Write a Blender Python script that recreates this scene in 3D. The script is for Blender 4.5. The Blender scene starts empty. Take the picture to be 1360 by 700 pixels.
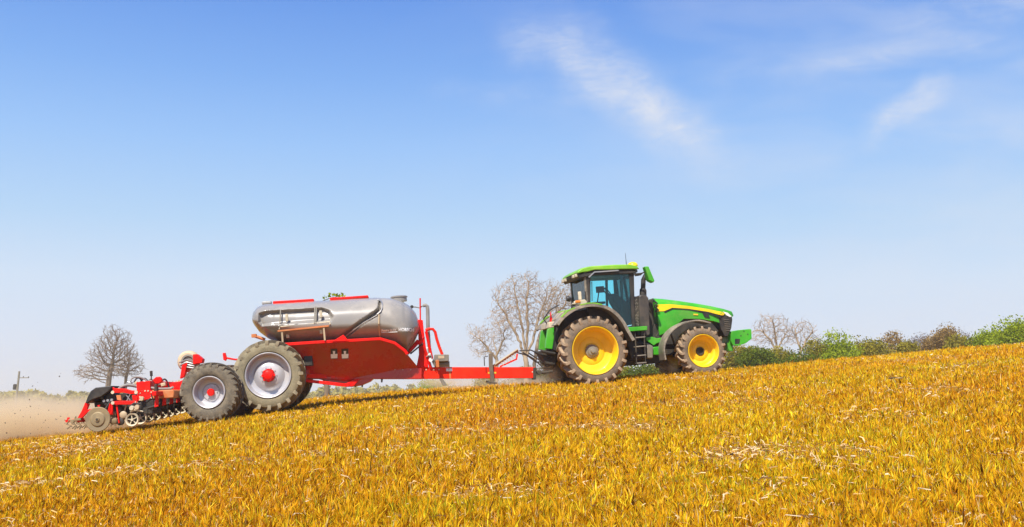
import bpy, bmesh, math, random
import numpy as np
from mathutils import Vector, Matrix
R = math.radians
SC = bpy.context.scene
COL = SC.collection
random.seed(7)
rng = np.random.default_rng(11)

# ------------------------------------------------------------------ camera
FPX, HOR = 1300.0, 525.0                 # focal length in photo pixels, row of the true horizon
PITCH = math.atan((HOR - 350) / FPX)
CAMZ = 1.6
cam_d = bpy.data.cameras.new("camera"); cam = bpy.data.objects.new("camera", cam_d); COL.objects.link(cam)
cam.location = (0, 0, CAMZ); cam.rotation_euler = (math.pi / 2 + PITCH, 0, 0)
cam_d.sensor_width = 36; cam_d.lens = FPX / 1360 * 36; cam_d.clip_end = 9000; cam_d.clip_start = 0.1
SC.camera = cam
SC.view_settings.view_transform = 'Standard'; SC.view_settings.look = 'None'
EXPO = 0.60
SC.view_settings.exposure = EXPO; SC.view_settings.gamma = 1
SC.cycles.volume_bounces = 3
SC.cycles.max_bounces = 7
SC.cycles.transparent_max_bounces = 24

# ------------------------------------------------------------------ sun and sky
SUN_EL, SUN_AZ = 54.0, 200.0             # azimuth clockwise from +Y: behind the camera, a little to its left
ld = bpy.data.lights.new("sun", 'SUN'); lo = bpy.data.objects.new("sun", ld); COL.objects.link(lo)
ld.energy = 4.6; ld.angle = R(0.53); ld.color = (1.0, 0.95, 0.87)
sd = Vector((math.sin(R(SUN_AZ)) * math.cos(R(SUN_EL)), math.cos(R(SUN_AZ)) * math.cos(R(SUN_EL)), math.sin(R(SUN_EL))))
lo.rotation_euler = sd.to_track_quat('Z', 'Y').to_euler(); lo.location = (0, -10, 60)

W = bpy.data.worlds.new("World"); SC.world = W; W.use_nodes = True
class NT:
    """tiny node-tree helper"""
    def __init__(s, tree): s.t = tree; s.n = tree.nodes; s.l = tree.links
    def new(s, typ, **kw):
        n = s.n.new(typ)
        for k, v in kw.items(): setattr(n, k, v)
        return n
    def set(s, sock, v):
        if hasattr(v, 'is_output') or isinstance(v, bpy.types.NodeSocket): s.l.new(v, sock)
        else: sock.default_value = v
    def math(s, op, a, b=None, c=None, clamp=False):
        n = s.new('ShaderNodeMath', operation=op, use_clamp=clamp)
        s.set(n.inputs[0], a)
        if b is not None: s.set(n.inputs[1], b)
        if c is not None: s.set(n.inputs[2], c)
        return n.outputs[0]
    def noise(s, vec, scale, detail=4, rough=.55, dist=0):
        n = s.new('ShaderNodeTexNoise')
        if vec is not None: s.l.new(vec, n.inputs['Vector'])
        n.inputs['Scale'].default_value = scale; n.inputs['Detail'].default_value = detail
        n.inputs['Roughness'].default_value = rough; n.inputs['Distortion'].default_value = dist
        return n.outputs['Fac']
    def ramp(s, f, a, b, va=0., vb=1.):
        n = s.new('ShaderNodeMapRange', interpolation_type='SMOOTHSTEP')
        s.set(n.inputs[0], f)
        for i, v in zip((1, 2, 3, 4), (a, b, va, vb)): n.inputs[i].default_value = v
        return n.outputs[0]
    def mix(s, f, a, b, blend='MIX'):
        n = s.new('ShaderNodeMix', data_type='RGBA', blend_type=blend)
        s.set(n.inputs[0], f)
        for i, v in ((6, a), (7, b)):
            if isinstance(v, tuple) and len(v) == 3: v = (*v, 1)
            s.set(n.inputs[i], v)
        return n.outputs[2]

def pix_dir(px, py):
    u, v = px - 680, 350 - py
    return Vector((u, FPX * math.cos(PITCH) - v * math.sin(PITCH), FPX * math.sin(PITCH) + v * math.cos(PITCH)))
def build_sky():
    w = NT(W.node_tree); w.n.clear()
    sky = w.new('ShaderNodeTexSky', sky_type='NISHITA'); sky.sun_disc = False
    sky.sun_elevation = R(SUN_EL); sky.sun_rotation = R(SUN_AZ)
    sky.air_density = 1.0; sky.dust_density = 0.6; sky.ozone_density = 3.0; sky.altitude = 0
    tc = w.new('ShaderNodeTexCoord').outputs['Generated']
    sp = w.new('ShaderNodeSeparateXYZ'); w.l.new(tc, sp.inputs[0])
    x, y, z = sp.outputs
    ys = w.math('MAXIMUM', y, 0.05)
    a = w.math('DIVIDE', x, ys); e = w.math('DIVIDE', z, ys)
    front = w.ramp(y, 0.1, 0.4)
    total = None
    # thin cirrus streaks: each from one point of the sky to another, with a width, an opacity and its own fibres
    streaks = [((705, 25), (960, 218), 58, .46, 13), ((670, 62), (800, 36), 40, .17, 61), ((800, 95), (945, 205), 26, .30, 65), ((750, 70), (890, 155), 54, .30, 15), ((640, 120), (850, 128), 26, .13, 21),
               ((1150, 180), (1255, 112), 26, .52, 31), ((1060, 92), (1345, 52), 24, .24, 41), ((1180, 25), (1450, -20), 50, .20, 47),
               ((900, 105), (1200, 72), 22, .10, 43), ((1100, 200), (1450, 175), 40, .12, 45), ((560, 120), (700, 118), 20, .08, 51)]
    for (p, q, wd, op, sd_) in streaks:
        d0, d1 = pix_dir(*p), pix_dir(*q)
        a0, e0, a1, e1 = d0.x / d0.y, d0.z / d0.y, d1.x / d1.y, d1.z / d1.y
        L = math.hypot(a1 - a0, e1 - e0); ca, sa = (a1 - a0) / L, (e1 - e0) / L
        da = w.math('SUBTRACT', a, (a0 + a1) / 2); de = w.math('SUBTRACT', e, (e0 + e1) / 2)
        s_ = w.math('ADD', w.math('MULTIPLY', da, ca), w.math('MULTIPLY', de, sa))
        t_ = w.math('SUBTRACT', w.math('MULTIPLY', de, ca), w.math('MULTIPLY', da, sa))
        cx = w.new('ShaderNodeCombineXYZ')
        w.l.new(w.math('MULTIPLY', s_, 7.0), cx.inputs[0]); w.l.new(w.math('MULTIPLY', t_, 7.0), cx.inputs[1]); cx.inputs[2].default_value = sd_
        wob = w.math('MULTIPLY', w.math('SUBTRACT', w.noise(cx.outputs[0], 1.5, 3, .5), .5), wd / FPX * 1.9)
        tt = w.math('ADD', t_, wob)
        sw = w.math('ADD', s_, w.math('MULTIPLY', wob, 1.4))
        fs = w.ramp(w.math('ABSOLUTE', sw), L * .22, L * .66, 1, 0)
        ft = w.ramp(w.math('ABSOLUTE', tt), 0.0, wd / FPX * 1.15, 1, 0)
        fib = w.new('ShaderNodeCombineXYZ')
        # fibres lie nearly level across the streak
        w.l.new(w.math('MULTIPLY', w.math('ADD', a, w.math('MULTIPLY', e, .6)), 14.0), fib.inputs[0]); w.l.new(w.math('MULTIPLY', w.math('SUBTRACT', e, w.math('MULTIPLY', a, .10)), 46.0), fib.inputs[1]); fib.inputs[2].default_value = sd_ * 1.7
        fn = w.ramp(w.noise(fib.outputs[0], 1.0, 8, .66, 1.6), .25, .78, .35, 1.0)
        bl = w.ramp(w.noise(cx.outputs[0], 2.6, 5, .6, .3), .3, .7, .35, 1.0)
        m = w.math('MULTIPLY', w.math('MULTIPLY', w.math('MULTIPLY', fs, ft), w.math('MULTIPLY', fn, bl)), op * 1.5)
        total = m if total is None else w.math('ADD', total, m)
    # very thin veil everywhere, a little stronger to the right
    veil = w.math('MULTIPLY', w.ramp(a, -.2, .5, .0, .30), w.ramp(w.noise(fib.outputs[0], .35, 4, .5, .4), .3, .75))
    total = w.math('MULTIPLY', w.math('ADD', total, veil), front, clamp=True)
    # clear spring air: the blue by elevation as seen, over the Nishita sky
    cr = w.new('ShaderNodeValToRGB'); w.l.new(z, cr.inputs[0]); el = cr.color_ramp.elements
    def lin(c): return tuple(((v / 255) / 12.92 if v < 10 else ((v / 255 + .055) / 1.055) ** 2.4) / 2 ** EXPO * 1.0 for v in c) + (1,)
    stops = [(0, (224, 228, 243)), (.057, (219, 230, 248)), (.11, (211, 229, 250)), (.171, (184, 217, 250)), (.246, (157, 200, 252)), (.31, (131, 180, 246)), (.386, (104, 156, 236)), (1, (46, 92, 190))]
    el[0].position, el[0].color = stops[0][0], lin(stops[0][1]); el[1].position, el[1].color = stops[-1][0], lin(stops[-1][1])
    for p_, c_ in stops[1:-1]: e_ = el.new(p_); e_.color = lin(c_)
    sc_ = w.new('ShaderNodeVectorMath', operation='SCALE'); w.l.new(cr.outputs[0], sc_.inputs[0]); sc_.inputs['Scale'].default_value = 1 / .085
    sk = w.mix(.96, sky.outputs[0], sc_.outputs[0])
    c2 = w.mix(total, sk, (5.9, 6.2, 6.9))
    bg = w.new('ShaderNodeBackground'); w.l.new(c2, bg.inputs[0]); bg.inputs[1].default_value = 0.085
    out = w.new('ShaderNodeOutputWorld'); w.l.new(bg.outputs[0], out.inputs[0])
build_sky()

# ------------------------------------------------------------------ materials
def new_mat(name):
    m = bpy.data.materials.new(name); m.use_nodes = True
    n = NT(m.node_tree)
    return m, n, n.n['Principled BSDF']
def paint(name, col, rough=.4, dust=.25, dust_col=(.42, .30, .17), metal=0., scale=2.5, coat=0., var=.12, bump=0., spec=.4):
    """painted or moulded surface with blotchy dust and small scuffs"""
    m, n, p = new_mat(name)
    pos = n.new('ShaderNodeTexCoord').outputs['Object']
    a = n.noise(pos, scale, 6, .62); b = n.noise(pos, scale * 9, 3, .6)
    f = n.math('MULTIPLY', n.ramp(n.math('ADD', n.math('MULTIPLY', a, .75), n.math('MULTIPLY', b, .25)), .38, .72), dust)
    base = n.mix(n.ramp(n.noise(pos, scale * .6, 2, .5), .35, .65, 0, 1), tuple(c * (1 - var) for c in col), tuple(min(1, c * (1 + var)) for c in col))
    n.l.new(n.mix(f, base, dust_col), p.inputs['Base Color'])
    n.set(p.inputs['Roughness'], n.ramp(f, 0, max(dust, .01), rough, min(1, rough + .35)))
    p.inputs['Specular IOR Level'].default_value = spec; p.inputs['Metallic'].default_value = metal; p.inputs['Coat Weight'].default_value = coat; p.inputs['Coat Roughness'].default_value = .12
    if bump:
        bm = n.new('ShaderNodeBump'); bm.inputs['Strength'].default_value = bump; bm.inputs['Distance'].default_value = .02
        n.l.new(b, bm.inputs['Height']); n.l.new(bm.outputs[0], p.inputs['Normal'])
    return m
M = {}
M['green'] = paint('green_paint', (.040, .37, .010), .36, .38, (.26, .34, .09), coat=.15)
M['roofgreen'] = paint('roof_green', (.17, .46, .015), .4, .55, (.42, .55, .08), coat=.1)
M['yellow'] = paint('yellow_paint', (.92, .60, .0), .34, .14, (.8, .5, .1), coat=.3)
M['yellowrim'] = paint('yellow_rim', (.92, .56, .0), .45, .42, (.62, .36, .06), coat=.08)
M['red'] = paint('red_paint', (.80, .006, .003), .42, .08, (.6, .10, .03), spec=.2)
M['redbright'] = paint('beam_red_paint', (.86, .020, .003), .42, .10, (.8, .15, .03), spec=.2)
M['redshaded'] = paint('shaded_hopper_red', (.46, .012, .005), .24, .38, (.34, .13, .025), scale=1.2, coat=.45)  # darker copy of the red for shade; brown blotches imitate field reflections
M['rust'] = paint('worn_orange_steel', (.58, .16, .04), .4, .5, (.6, .35, .16))
M['black'] = paint('black_plastic', (.022, .021, .02), .45, .35, (.16, .12, .075))
M['dark'] = paint('dark_chassis', (.028, .026, .022), .55, .45, (.16, .12, .07))
M['aft'] = paint('brown_black_cover', (.05, .043, .036), .42, .6, (.15, .115, .08))
M['greybrown'] = paint('dusty_grey_steel', (.20, .18, .14), .5, .6, (.33, .27, .18))
M['fender'] = paint('dusty_fender', (.16, .14, .11), .45, .85, (.50, .41, .28))
M['earthsteel'] = paint('earthy_steel', (.13, .10, .07), .6, .6, (.24, .18, .11))
M['ringwhite'] = paint('pale_ring', (.80, .78, .72), .5, .3, (.5, .42, .3))
M['beige'] = paint('beige_dusty_steel', (.60, .52, .36), .5, .5, (.52, .42, .25))
M['silver'] = paint('silver_rim', (.50, .49, .50), .36, .35, (.42, .34, .24), metal=.35)
M['steel'] = paint('bare_steel', (.45, .44, .42), .35, .35, (.40, .33, .22), metal=.7)
M['tank'] = paint('grey_tank_plastic', (.27, .25, .22), .24, .45, (.50, .43, .33), scale=.55, coat=.28, bump=.0, var=.05)
M['tan'] = paint('tan_plastic', (.55, .42, .26), .5, .6, (.42, .33, .20))
M['white'] = paint('white_decal', (.85, .85, .83), .5, .1)
M['yellowdecal'] = paint('yellow_decal', (.85, .55, .02), .5, .2)
M['rubber'] = paint('hose_rubber', (.02, .02, .02), .5, .5, (.18, .14, .09))
M['greyhose'] = paint('grey_hose', (.25, .24, .22), .45, .4, (.4, .34, .24))
M['interior'] = paint('cab_interior', (.055, .06, .055), .6, .1)
M['seat'] = paint('seat_fabric', (.06, .05, .045), .8, .1)
M['seatred'] = paint('dark_red_fabric', (.20, .03, .03), .8, .1)
M['orange'] = paint('orange_lens', (.9, .25, .02), .2, .05)
M['discdirt'] = paint('earthy_disc', (.30, .23, .13), .45, .7, (.42, .31, .15), metal=.2)
def tyre_mat(name, col, dirt, amt):
    m, n, p = new_mat(name)
    pos = n.new('ShaderNodeTexCoord').outputs['Object']
    a = n.noise(pos, 5, 6, .65); b = n.noise(pos, 40, 3, .6)
    f = n.ramp(n.math('ADD', n.math('MULTIPLY', a, .7), n.math('MULTIPLY', b, .3)), .5 - amt * .5, .95 - amt * .35)
    n.l.new(n.mix(f, col, dirt), p.inputs['Base Color']); p.inputs['Roughness'].default_value = .8
    bm = n.new('ShaderNodeBump'); bm.inputs['Strength'].default_value = .5; bm.inputs['Distance'].default_value = .012
    n.l.new(b, bm.inputs['Height']); n.l.new(bm.outputs[0], p.inputs['Normal'])
    return m
M['tyre'] = tyre_mat('muddy_tyre', (.060, .048, .036), (.27, .19, .115), .62)
M['tyrelug'] = tyre_mat('earthy_lugs', (.12, .085, .055), (.42, .29, .17), .75)
M['tyre_olive'] = tyre_mat('dusty_olive_tyre', (.090, .078, .048), (.30, .25, .145), .7)
M['olivelug'] = tyre_mat('olive_lugs', (.11, .09, .055), (.33, .27, .165), .7)
M['tyre_grey'] = tyre_mat('grey_black_tyre', (.045, .041, .034), (.24, .195, .125), .58)
def glass_mat():
    m, n, p = new_mat('tinted_glass')
    p.inputs['Base Color'].default_value = (.45, .80, .83, 1); p.inputs['Roughness'].default_value = .03
    tr = n.new('ShaderNodeBsdfTransparent'); tr.inputs[0].default_value = (.70, .98, 1.0, 1)
    gl = n.new('ShaderNodeBsdfGlossy'); gl.inputs['Roughness'].default_value = .04; gl.inputs[0].default_value = (.9, 1, 1, 1)
    fr = n.new('ShaderNodeFresnel'); fr.inputs[0].default_value = 1.45
    mx = n.new('ShaderNodeMixShader'); n.l.new(fr.outputs[0], mx.inputs[0]); n.l.new(tr.outputs[0], mx.inputs[1]); n.l.new(gl.outputs[0], mx.inputs[2])
    n.l.new(mx.outputs[0], n.n['Material Output'].inputs[0])
    return m
M['glass'] = glass_mat()
def leaf_mat(name, c1, c2, trans=.35):
    m, n, p = new_mat(name)
    g = n.new('ShaderNodeNewGeometry').outputs['Random Per Island']
    pos = n.new('ShaderNodeTexCoord').outputs['Object']
    f = n.math('MULTIPLY_ADD', g, .65, n.math('MULTIPLY', n.ramp(n.noise(pos, .7, 3), .35, .65), .35))
    c = n.mix(f, c1, c2)
    d = n.new('ShaderNodeBsdfDiffuse'); n.l.new(c, d.inputs[0])
    t = n.new('ShaderNodeBsdfTranslucent'); n.l.new(c, t.inputs[0])
    mx = n.new('ShaderNodeMixShader'); mx.inputs[0].default_value = trans
    n.l.new(d.outputs[0], mx.inputs[1]); n.l.new(t.outputs[0], mx.inputs[2]); n.l.new(mx.outputs[0], n.n['Material Output'].inputs[0])
    return m
M['leaf_fresh'] = leaf_mat('fresh_leaves', (.20, .27, .010), (.40, .46, .03))
M['leaf_dark'] = leaf_mat('dark_leaves', (.065, .10, .008), (.17, .21, .018))
M['leaf_olive'] = leaf_mat('olive_leaves', (.19, .17, .018), (.40, .33, .04))
M['leaf_brown'] = leaf_mat('budding_twigs', (.24, .15, .05), (.42, .28, .10))
M['leaf_grey'] = leaf_mat('grey_twigs', (.20, .155, .14), (.30, .25, .22))
M['leaf_hazed'] = leaf_mat('hazed_foliage', (.34, .28, .06), (.52, .43, .11))  # distance haze put into the colour: paler, warmer leaves
M['bark'] = paint('bark', (.17, .12, .080), .85, .5, (.26, .20, .13), scale=1.5, bump=.3)
M['barkpale'] = paint('pale_bark', (.38, .28, .18), .85, .5, (.50, .39, .27), scale=1.5, bump=.3)
M['twigdark'] = paint('dark_twigs', (.20, .135, .085), .85, .4, (.26, .19, .12))
M['twig'] = paint('twigs', (.36, .26, .18), .85, .4, (.44, .34, .25))

# ------------------------------------------------------------------ mesh builder
class MB:
    def __init__(s): s.v = []; s.f = []
    def add(s, vs, fs):
        o = len(s.v); s.v += [tuple(p) for p in vs]; s.f += [tuple(i + o for i in f) for f in fs]; return s
    def box(s, c, d, rot=None):
        hx, hy, hz = d[0] / 2, d[1] / 2, d[2] / 2
        vs = [Vector((x, y, z)) for x in (-hx, hx) for y in (-hy, hy) for z in (-hz, hz)]
        if rot is not None: vs = [rot @ p for p in vs]
        return s.add([p + Vector(c) for p in vs], [(0, 1, 3, 2), (4, 6, 7, 5), (0, 4, 5, 1), (2, 3, 7, 6), (0, 2, 6, 4), (1, 5, 7, 3)])
    def prism(s, poly, y0, y1, poly1=None):
        n = len(poly); poly1 = poly1 or poly
        vs = [(x, y0, z) for x, z in poly] + [(x, y1, z) for x, z in poly1]
        return s.add(vs, [tuple(range(n)), tuple(range(2 * n - 1, n - 1, -1))] + [(i, i + n, (i + 1) % n + n, (i + 1) % n) for i in range(n)])
    def strip(s, line, thick, y0, y1):
        """a plate bent along a line of (x, z), of given thickness"""
        L = [Vector(p) for p in line]; a, b = [], []
        for i, p in enumerate(L):
            t = (L[min(i + 1, len(L) - 1)] - L[max(i - 1, 0)]).normalized(); nrm = Vector((-t.y, t.x))
            a.append(tuple(p + nrm * thick / 2)); b.append(tuple(p - nrm * thick / 2))
        return s.prism(a + b[::-1], y0, y1)
    def tube(s, pts, r, n=8):
        pts = [Vector(p) for p in pts]; m = len(pts)
        rs = r if isinstance(r, (list, tuple)) else [r] * m
        vs, fs = [], []; up = None
        for i, p in enumerate(pts):
            t = (pts[min(i + 1, m - 1)] - pts[max(i - 1, 0)])
            if t.length < 1e-6: t = Vector((0, 0, 1))
            t.normalize()
            if up is None: up = t.orthogonal().normalized()
            up = (up - t * up.dot(t)); up = up.normalized() if up.length > 1e-5 else t.orthogonal().normalized()
            w = t.cross(up)
            for k in range(n):
                a = 2 * math.pi * k / n; vs.append(p + (up * math.cos(a) + w * math.sin(a)) * rs[i])
        for i in range(m - 1):
            for k in range(n): fs.append((i * n + k, i * n + (k + 1) % n, (i + 1) * n + (k + 1) % n, (i + 1) * n + k))
        fs.append(tuple(range(n))[::-1]); fs.append(tuple(range((m - 1) * n, m * n)))
        return s.add(vs, fs)
    def lathe(s, c, prof, n=48, axis='y', caps=True):
        """profile of (radius, along) round an axis through c"""
        vs, fs = [], []
        for (r, y) in prof:
            for k in range(n):
                a = 2 * math.pi * k / n; ca, sa = r * math.cos(a), r * math.sin(a)
                q = (ca, y, sa) if axis == 'y' else ((ca, sa, y) if axis == 'z' else (y, ca, sa))
                vs.append(tuple(c[i] + q[i] for i in range(3)))
        for i in range(len(prof) - 1):
            for k in range(n): fs.append((i * n + k, i * n + (k + 1) % n, (i + 1) * n + (k + 1) % n, (i + 1) * n + k))
        if caps: fs.append(tuple(range(n))[::-1]); fs.append(tuple(range((len(prof) - 1) * n, len(prof) * n)))
        return s.add(vs, fs)
    def build(s, name, mat, parent=None, bevel=0, ang=35, seg=2):
        me = bpy.data.meshes.new(name); me.from_pydata(s.v, [], s.f); me.update()
        bm = bmesh.new(); bm.from_mesh(me); bmesh.ops.recalc_face_normals(bm, faces=bm.faces); bm.to_mesh(me); bm.free()
        me.polygons.foreach_set('use_smooth', [True] * len(me.polygons)); me.set_sharp_from_angle(angle=R(ang))
        me.materials.append(M[mat] if isinstance(mat, str) else mat)
        o = bpy.data.objects.new(name, me); COL.objects.link(o)
        if parent is not None: o.parent = parent
        if bevel:
            b = o.modifiers.new('bevel', 'BEVEL'); b.width = bevel; b.segments = seg; b.limit_method = 'ANGLE'; b.angle_limit = R(40); b.harden_normals = False
        return o
def tag(o, label=None, cat=None, group=None, kind=None):
    for k, v in (('label', label), ('category', cat), ('group', group), ('kind', kind)):
        if v: o[k] = v
    return o
def empty(name, parent=None, loc=(0, 0, 0)):
    o = bpy.data.objects.new(name, None); COL.objects.link(o); o.location = loc; o.empty_display_size = .3
    if parent is not None: o.parent = parent
    return o
def copy_tree(o, parent=None):
    c = o.copy(); COL.objects.link(c); c.parent = parent
    for ch in list(o.children): copy_tree(ch, c)
    return c

class Frame:
    """a thing's own axes on the slope: x forward, y sideways away from the road of view, z up; p() turns a place in the photo
    on the sheet y = v of the thing into its x and z"""
    def __init__(s, hub, v, hubz, depth, yaw, slope):
        a, b = R(yaw), R(slope)
        s.ex = Vector((math.cos(a) * math.cos(b), math.sin(a) * math.cos(b), math.sin(b)))
        s.ey = Vector((-math.sin(a), math.cos(a), 0)); s.ez = s.ex.cross(s.ey)
        d = pix_dir(*hub); P = Vector((0, 0, CAMZ)) + d * (depth / d.y)
        s.o = P - s.ey * v - s.ez * hubz
        s.rot = Matrix((s.ex, s.ey, s.ez)).transposed()
    def p(s, px, py, v=0.):
        d = pix_dir(px, py); C = Vector((0, 0, CAMZ)); Q = s.o + s.ey * v
        t = (Q - C).dot(s.ey) / d.dot(s.ey); P = C + d * t - s.o
        return (P.dot(s.ex), P.dot(s.ez))
    def p3(s, px, py, v=0.):
        a = s.p(px, py, v); return (a[0], v, a[1])
    def poly(s, pts, v=0., x0=0, y0=0, k=1.): return [s.p(x0 + x * k, y0 + y * k, v) for x, y in pts]
    def root(s, name):
        e = empty(name); e.location = s.o; e.rotation_euler = s.rot.to_euler(); return e

FT = Frame((791, 465.5), -1.42, 1.04, 29.3, 12, 5.0)      # tractor
FC = Frame((356, 498.5), -1.45, .99, 28.0, 6, 4.3)        # seed cart
FD = Frame((277.5, 521), -1.50, .80, 27.2, 3, 6.0)        # drill

# ------------------------------------------------------------------ ground
_kx = np.array([-60, -25, -17, -14.1, -10.2, -8.5, -7, -3, 2.5, 5.9, 12, 18.8, 26, 60])
_kz = np.array([-3.4, -2.2, -1.62, -1.34, -.97, -.77, -.52, -.15, .25, .52, 1.0, 1.58, 2.1, 2.8])
_fx = np.linspace(-60, 60, 961); _fz = np.interp(_fx, _kx, _kz)
_w = np.exp(-.5 * (np.arange(-40, 41) / 13.) ** 2); _w /= _w.sum()
_fz = np.convolve(np.pad(_fz, 40, mode='edge'), _w, 'valid')
_ky = np.array([-60, 0, 8, 20, 28, 33, 37, 41, 46, 60, 90, 130, 400, 6000])
_kv = np.array([-4.4, -1.70, -1.16, -.44, 0, .24, .33, .26, .02, -1.2, -3.6, -4.6, -5.2, -6])
_fy = np.concatenate([np.linspace(-60, 100, 1601), np.linspace(105, 6000, 1180)])
_fv = np.interp(_fy, _ky, _kv)
_w2 = np.exp(-.5 * (np.arange(-30, 31) / 10.) ** 2); _w2 /= _w2.sum()
_n = 1601; _fv[:_n] = np.convolve(np.pad(_fv[:_n], 30, mode='reflect', reflect_type='odd'), _w2, 'valid')
def ground(x, y):
    x = np.asarray(x, float); y = np.asarray(y, float)
    m = np.interp(x, _fx, _fz) * np.clip(1 - (y - 45) / 60., 0, 1)
    beyond = np.interp(x, [-60, -16, -7, -2.4, .8, 5, 9, 20, 60], [.35, .35, .13, -.02, -.15, -.08, -.08, -.08, -.08]) * np.clip((y - 31) / 5., 0, 1) * np.clip(1 - (y - 60) / 60., 0, 1)
    m = m + beyond
    bumps = .02 * np.sin(x * 1.3 + 1.7 * np.sin(y * .7)) * np.sin(y * 1.1 + .8) + .03 * np.sin(x * .37 + y * .23)
    far = np.clip((y - 250) / 500, 0, 1)
    return CAMZ + m + np.interp(y, _fy, _fv) + bumps * np.clip(1 - (y - 60) / 40., 0, 1) + 0 * far
def gz(x, y): return float(ground(x, y))

def np_mesh(name, V, loops, starts, mat, parent=None, smooth=False, attr=None):
    me = bpy.data.meshes.new(name)
    me.vertices.add(len(V)); me.vertices.foreach_set('co', np.ascontiguousarray(V, dtype=np.float32).ravel())
    me.loops.add(len(loops)); me.loops.foreach_set('vertex_index', loops.astype(np.int32))
    me.polygons.add(len(starts)); me.polygons.foreach_set('loop_start', starts.astype(np.int32))
    if attr is not None:
        at = me.color_attributes.new(name='tone', type='FLOAT_COLOR', domain='POINT')
        at.data.foreach_set('color', np.ascontiguousarray(attr, dtype=np.float32).ravel())
    me.update(calc_edges=True)
    if smooth: me.polygons.foreach_set('use_smooth', [True] * len(me.polygons))
    me.materials.append(M[mat] if isinstance(mat, str) else mat)
    o = bpy.data.objects.new(name, me); COL.objects.link(o)
    if parent is not None: o.parent = parent
    return o

def ground_mat():
    m, n, p = new_mat('field_soil')
    pos = n.new('ShaderNodeNewGeometry').outputs['Position']
    sp = n.new('ShaderNodeSeparateXYZ'); n.l.new(pos, sp.inputs[0])
    a = n.noise(pos, .5, 6, .65); b = n.noise(pos, 9, 5, .65); c = n.noise(pos, 60, 3, .6)
    litter = n.mix(n.ramp(b, .38, .62), (.17, .07, .006), (.42, .20, .012))
    litter = n.mix(n.ramp(c, .55, .72), litter, (.48, .32, .13))
    litter = n.mix(n.ramp(c, .30, .42, .8, 0), litter, (.14, .06, .02))
    far = n.mix(n.ramp(n.noise(pos, .012, 4, .6), .4, .6), (.34, .27, .10), (.46, .36, .13))
    f = n.ramp(sp.outputs[1], 62, 110)
    n.l.new(n.mix(f, litter, far), p.inputs['Base Color']); p.inputs['Roughness'].default_value = .95
    p.inputs['Specular IOR Level'].default_value = .1
    bm = n.new('ShaderNodeBump'); bm.inputs['Strength'].default_value = .7; bm.inputs['Distance'].default_value = .05
    n.l.new(n.math('ADD', b, n.math('MULTIPLY', c, .4)), bm.inputs['Height']); n.l.new(bm.outputs[0], p.inputs['Normal'])
    return m
def build_ground():
    t = np.linspace(-1, 1, 321); xs = np.sinh(t * 5.2) / np.sinh(5.2) * 4000
    ys = np.concatenate([np.linspace(-60, 100, 241), 100 + (np.linspace(0, 1, 90)[1:] ** 3) * 5500])
    X, Y = np.meshgrid(xs, ys); Z = ground(X, Y)
    V = np.stack([X, Y, Z], -1).reshape(-1, 3); nx, ny = len(xs), len(ys)
    i, j = np.meshgrid(np.arange(nx - 1), np.arange(ny - 1)); a = (j * nx + i).ravel()
    L = np.stack([a, a + 1, a + 1 + nx, a + nx], 1).ravel()
    o = np_mesh('field_ground', V, L, np.arange(len(a)) * 4, ground_mat(), smooth=True)
    tag(o, 'golden stubble field rising towards the right', 'field', kind='structure')
build_ground()

# ------------------------------------------------------------------ withered grass and straw
def blade_mat(name, trans):
    m, n, p = new_mat(name)
    at = n.new('ShaderNodeAttribute'); at.attribute_name = 'tone'
    d = n.new('ShaderNodeBsdfDiffuse'); n.l.new(at.outputs['Color'], d.inputs[0])
    t = n.new('ShaderNodeBsdfTranslucent'); n.l.new(at.outputs['Color'], t.inputs[0])
    mx = n.new('ShaderNodeMixShader'); mx.inputs[0].default_value = trans
    n.l.new(d.outputs[0], mx.inputs[1]); n.l.new(t.outputs[0], mx.inputs[2])
    gl = n.new('ShaderNodeBsdfGlossy'); gl.inputs['Roughness'].default_value = .45; gl.inputs[0].default_value = (1, .95, .8, 1)
    m2 = n.new('ShaderNodeMixShader'); m2.inputs[0].default_value = .008
    n.l.new(mx.outputs[0], m2.inputs[1]); n.l.new(gl.outputs[0], m2.inputs[2])
    n.l.new(m2.outputs[0], n.n['Material Output'].inputs[0])
    return m
def vnoise(x, y, s, seed):
    """value noise in 0..1"""
    g = np.random.default_rng(seed).random((256, 256)); x = x / s; y = y / s
    xi = np.floor(x).astype(int); yi = np.floor(y).astype(int); fx = x - xi; fy = y - yi
    fx = fx * fx * (3 - 2 * fx); fy = fy * fy * (3 - 2 * fy)
    G = lambda a, b: g[a % 256, b % 256]
    return (G(xi, yi) * (1 - fx) + G(xi + 1, yi) * fx) * (1 - fy) + (G(xi, yi + 1) * (1 - fx) + G(xi + 1, yi + 1) * fx) * fy
def thin(x, y):
    """how bare the sward is: patches drawn out sideways where pale straw shows"""
    a = vnoise(x + .4 * y, y * 1.0, 1.6, 5) * .5 + vnoise(x * .35, y, .9, 6) * .5
    a = a * .75 + vnoise(x, y, .35, 7) * .25
    return np.clip((a - .53) / .16, 0, 1)
def wheel_clear(x, y):
    return np.ones_like(x, bool)
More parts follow.
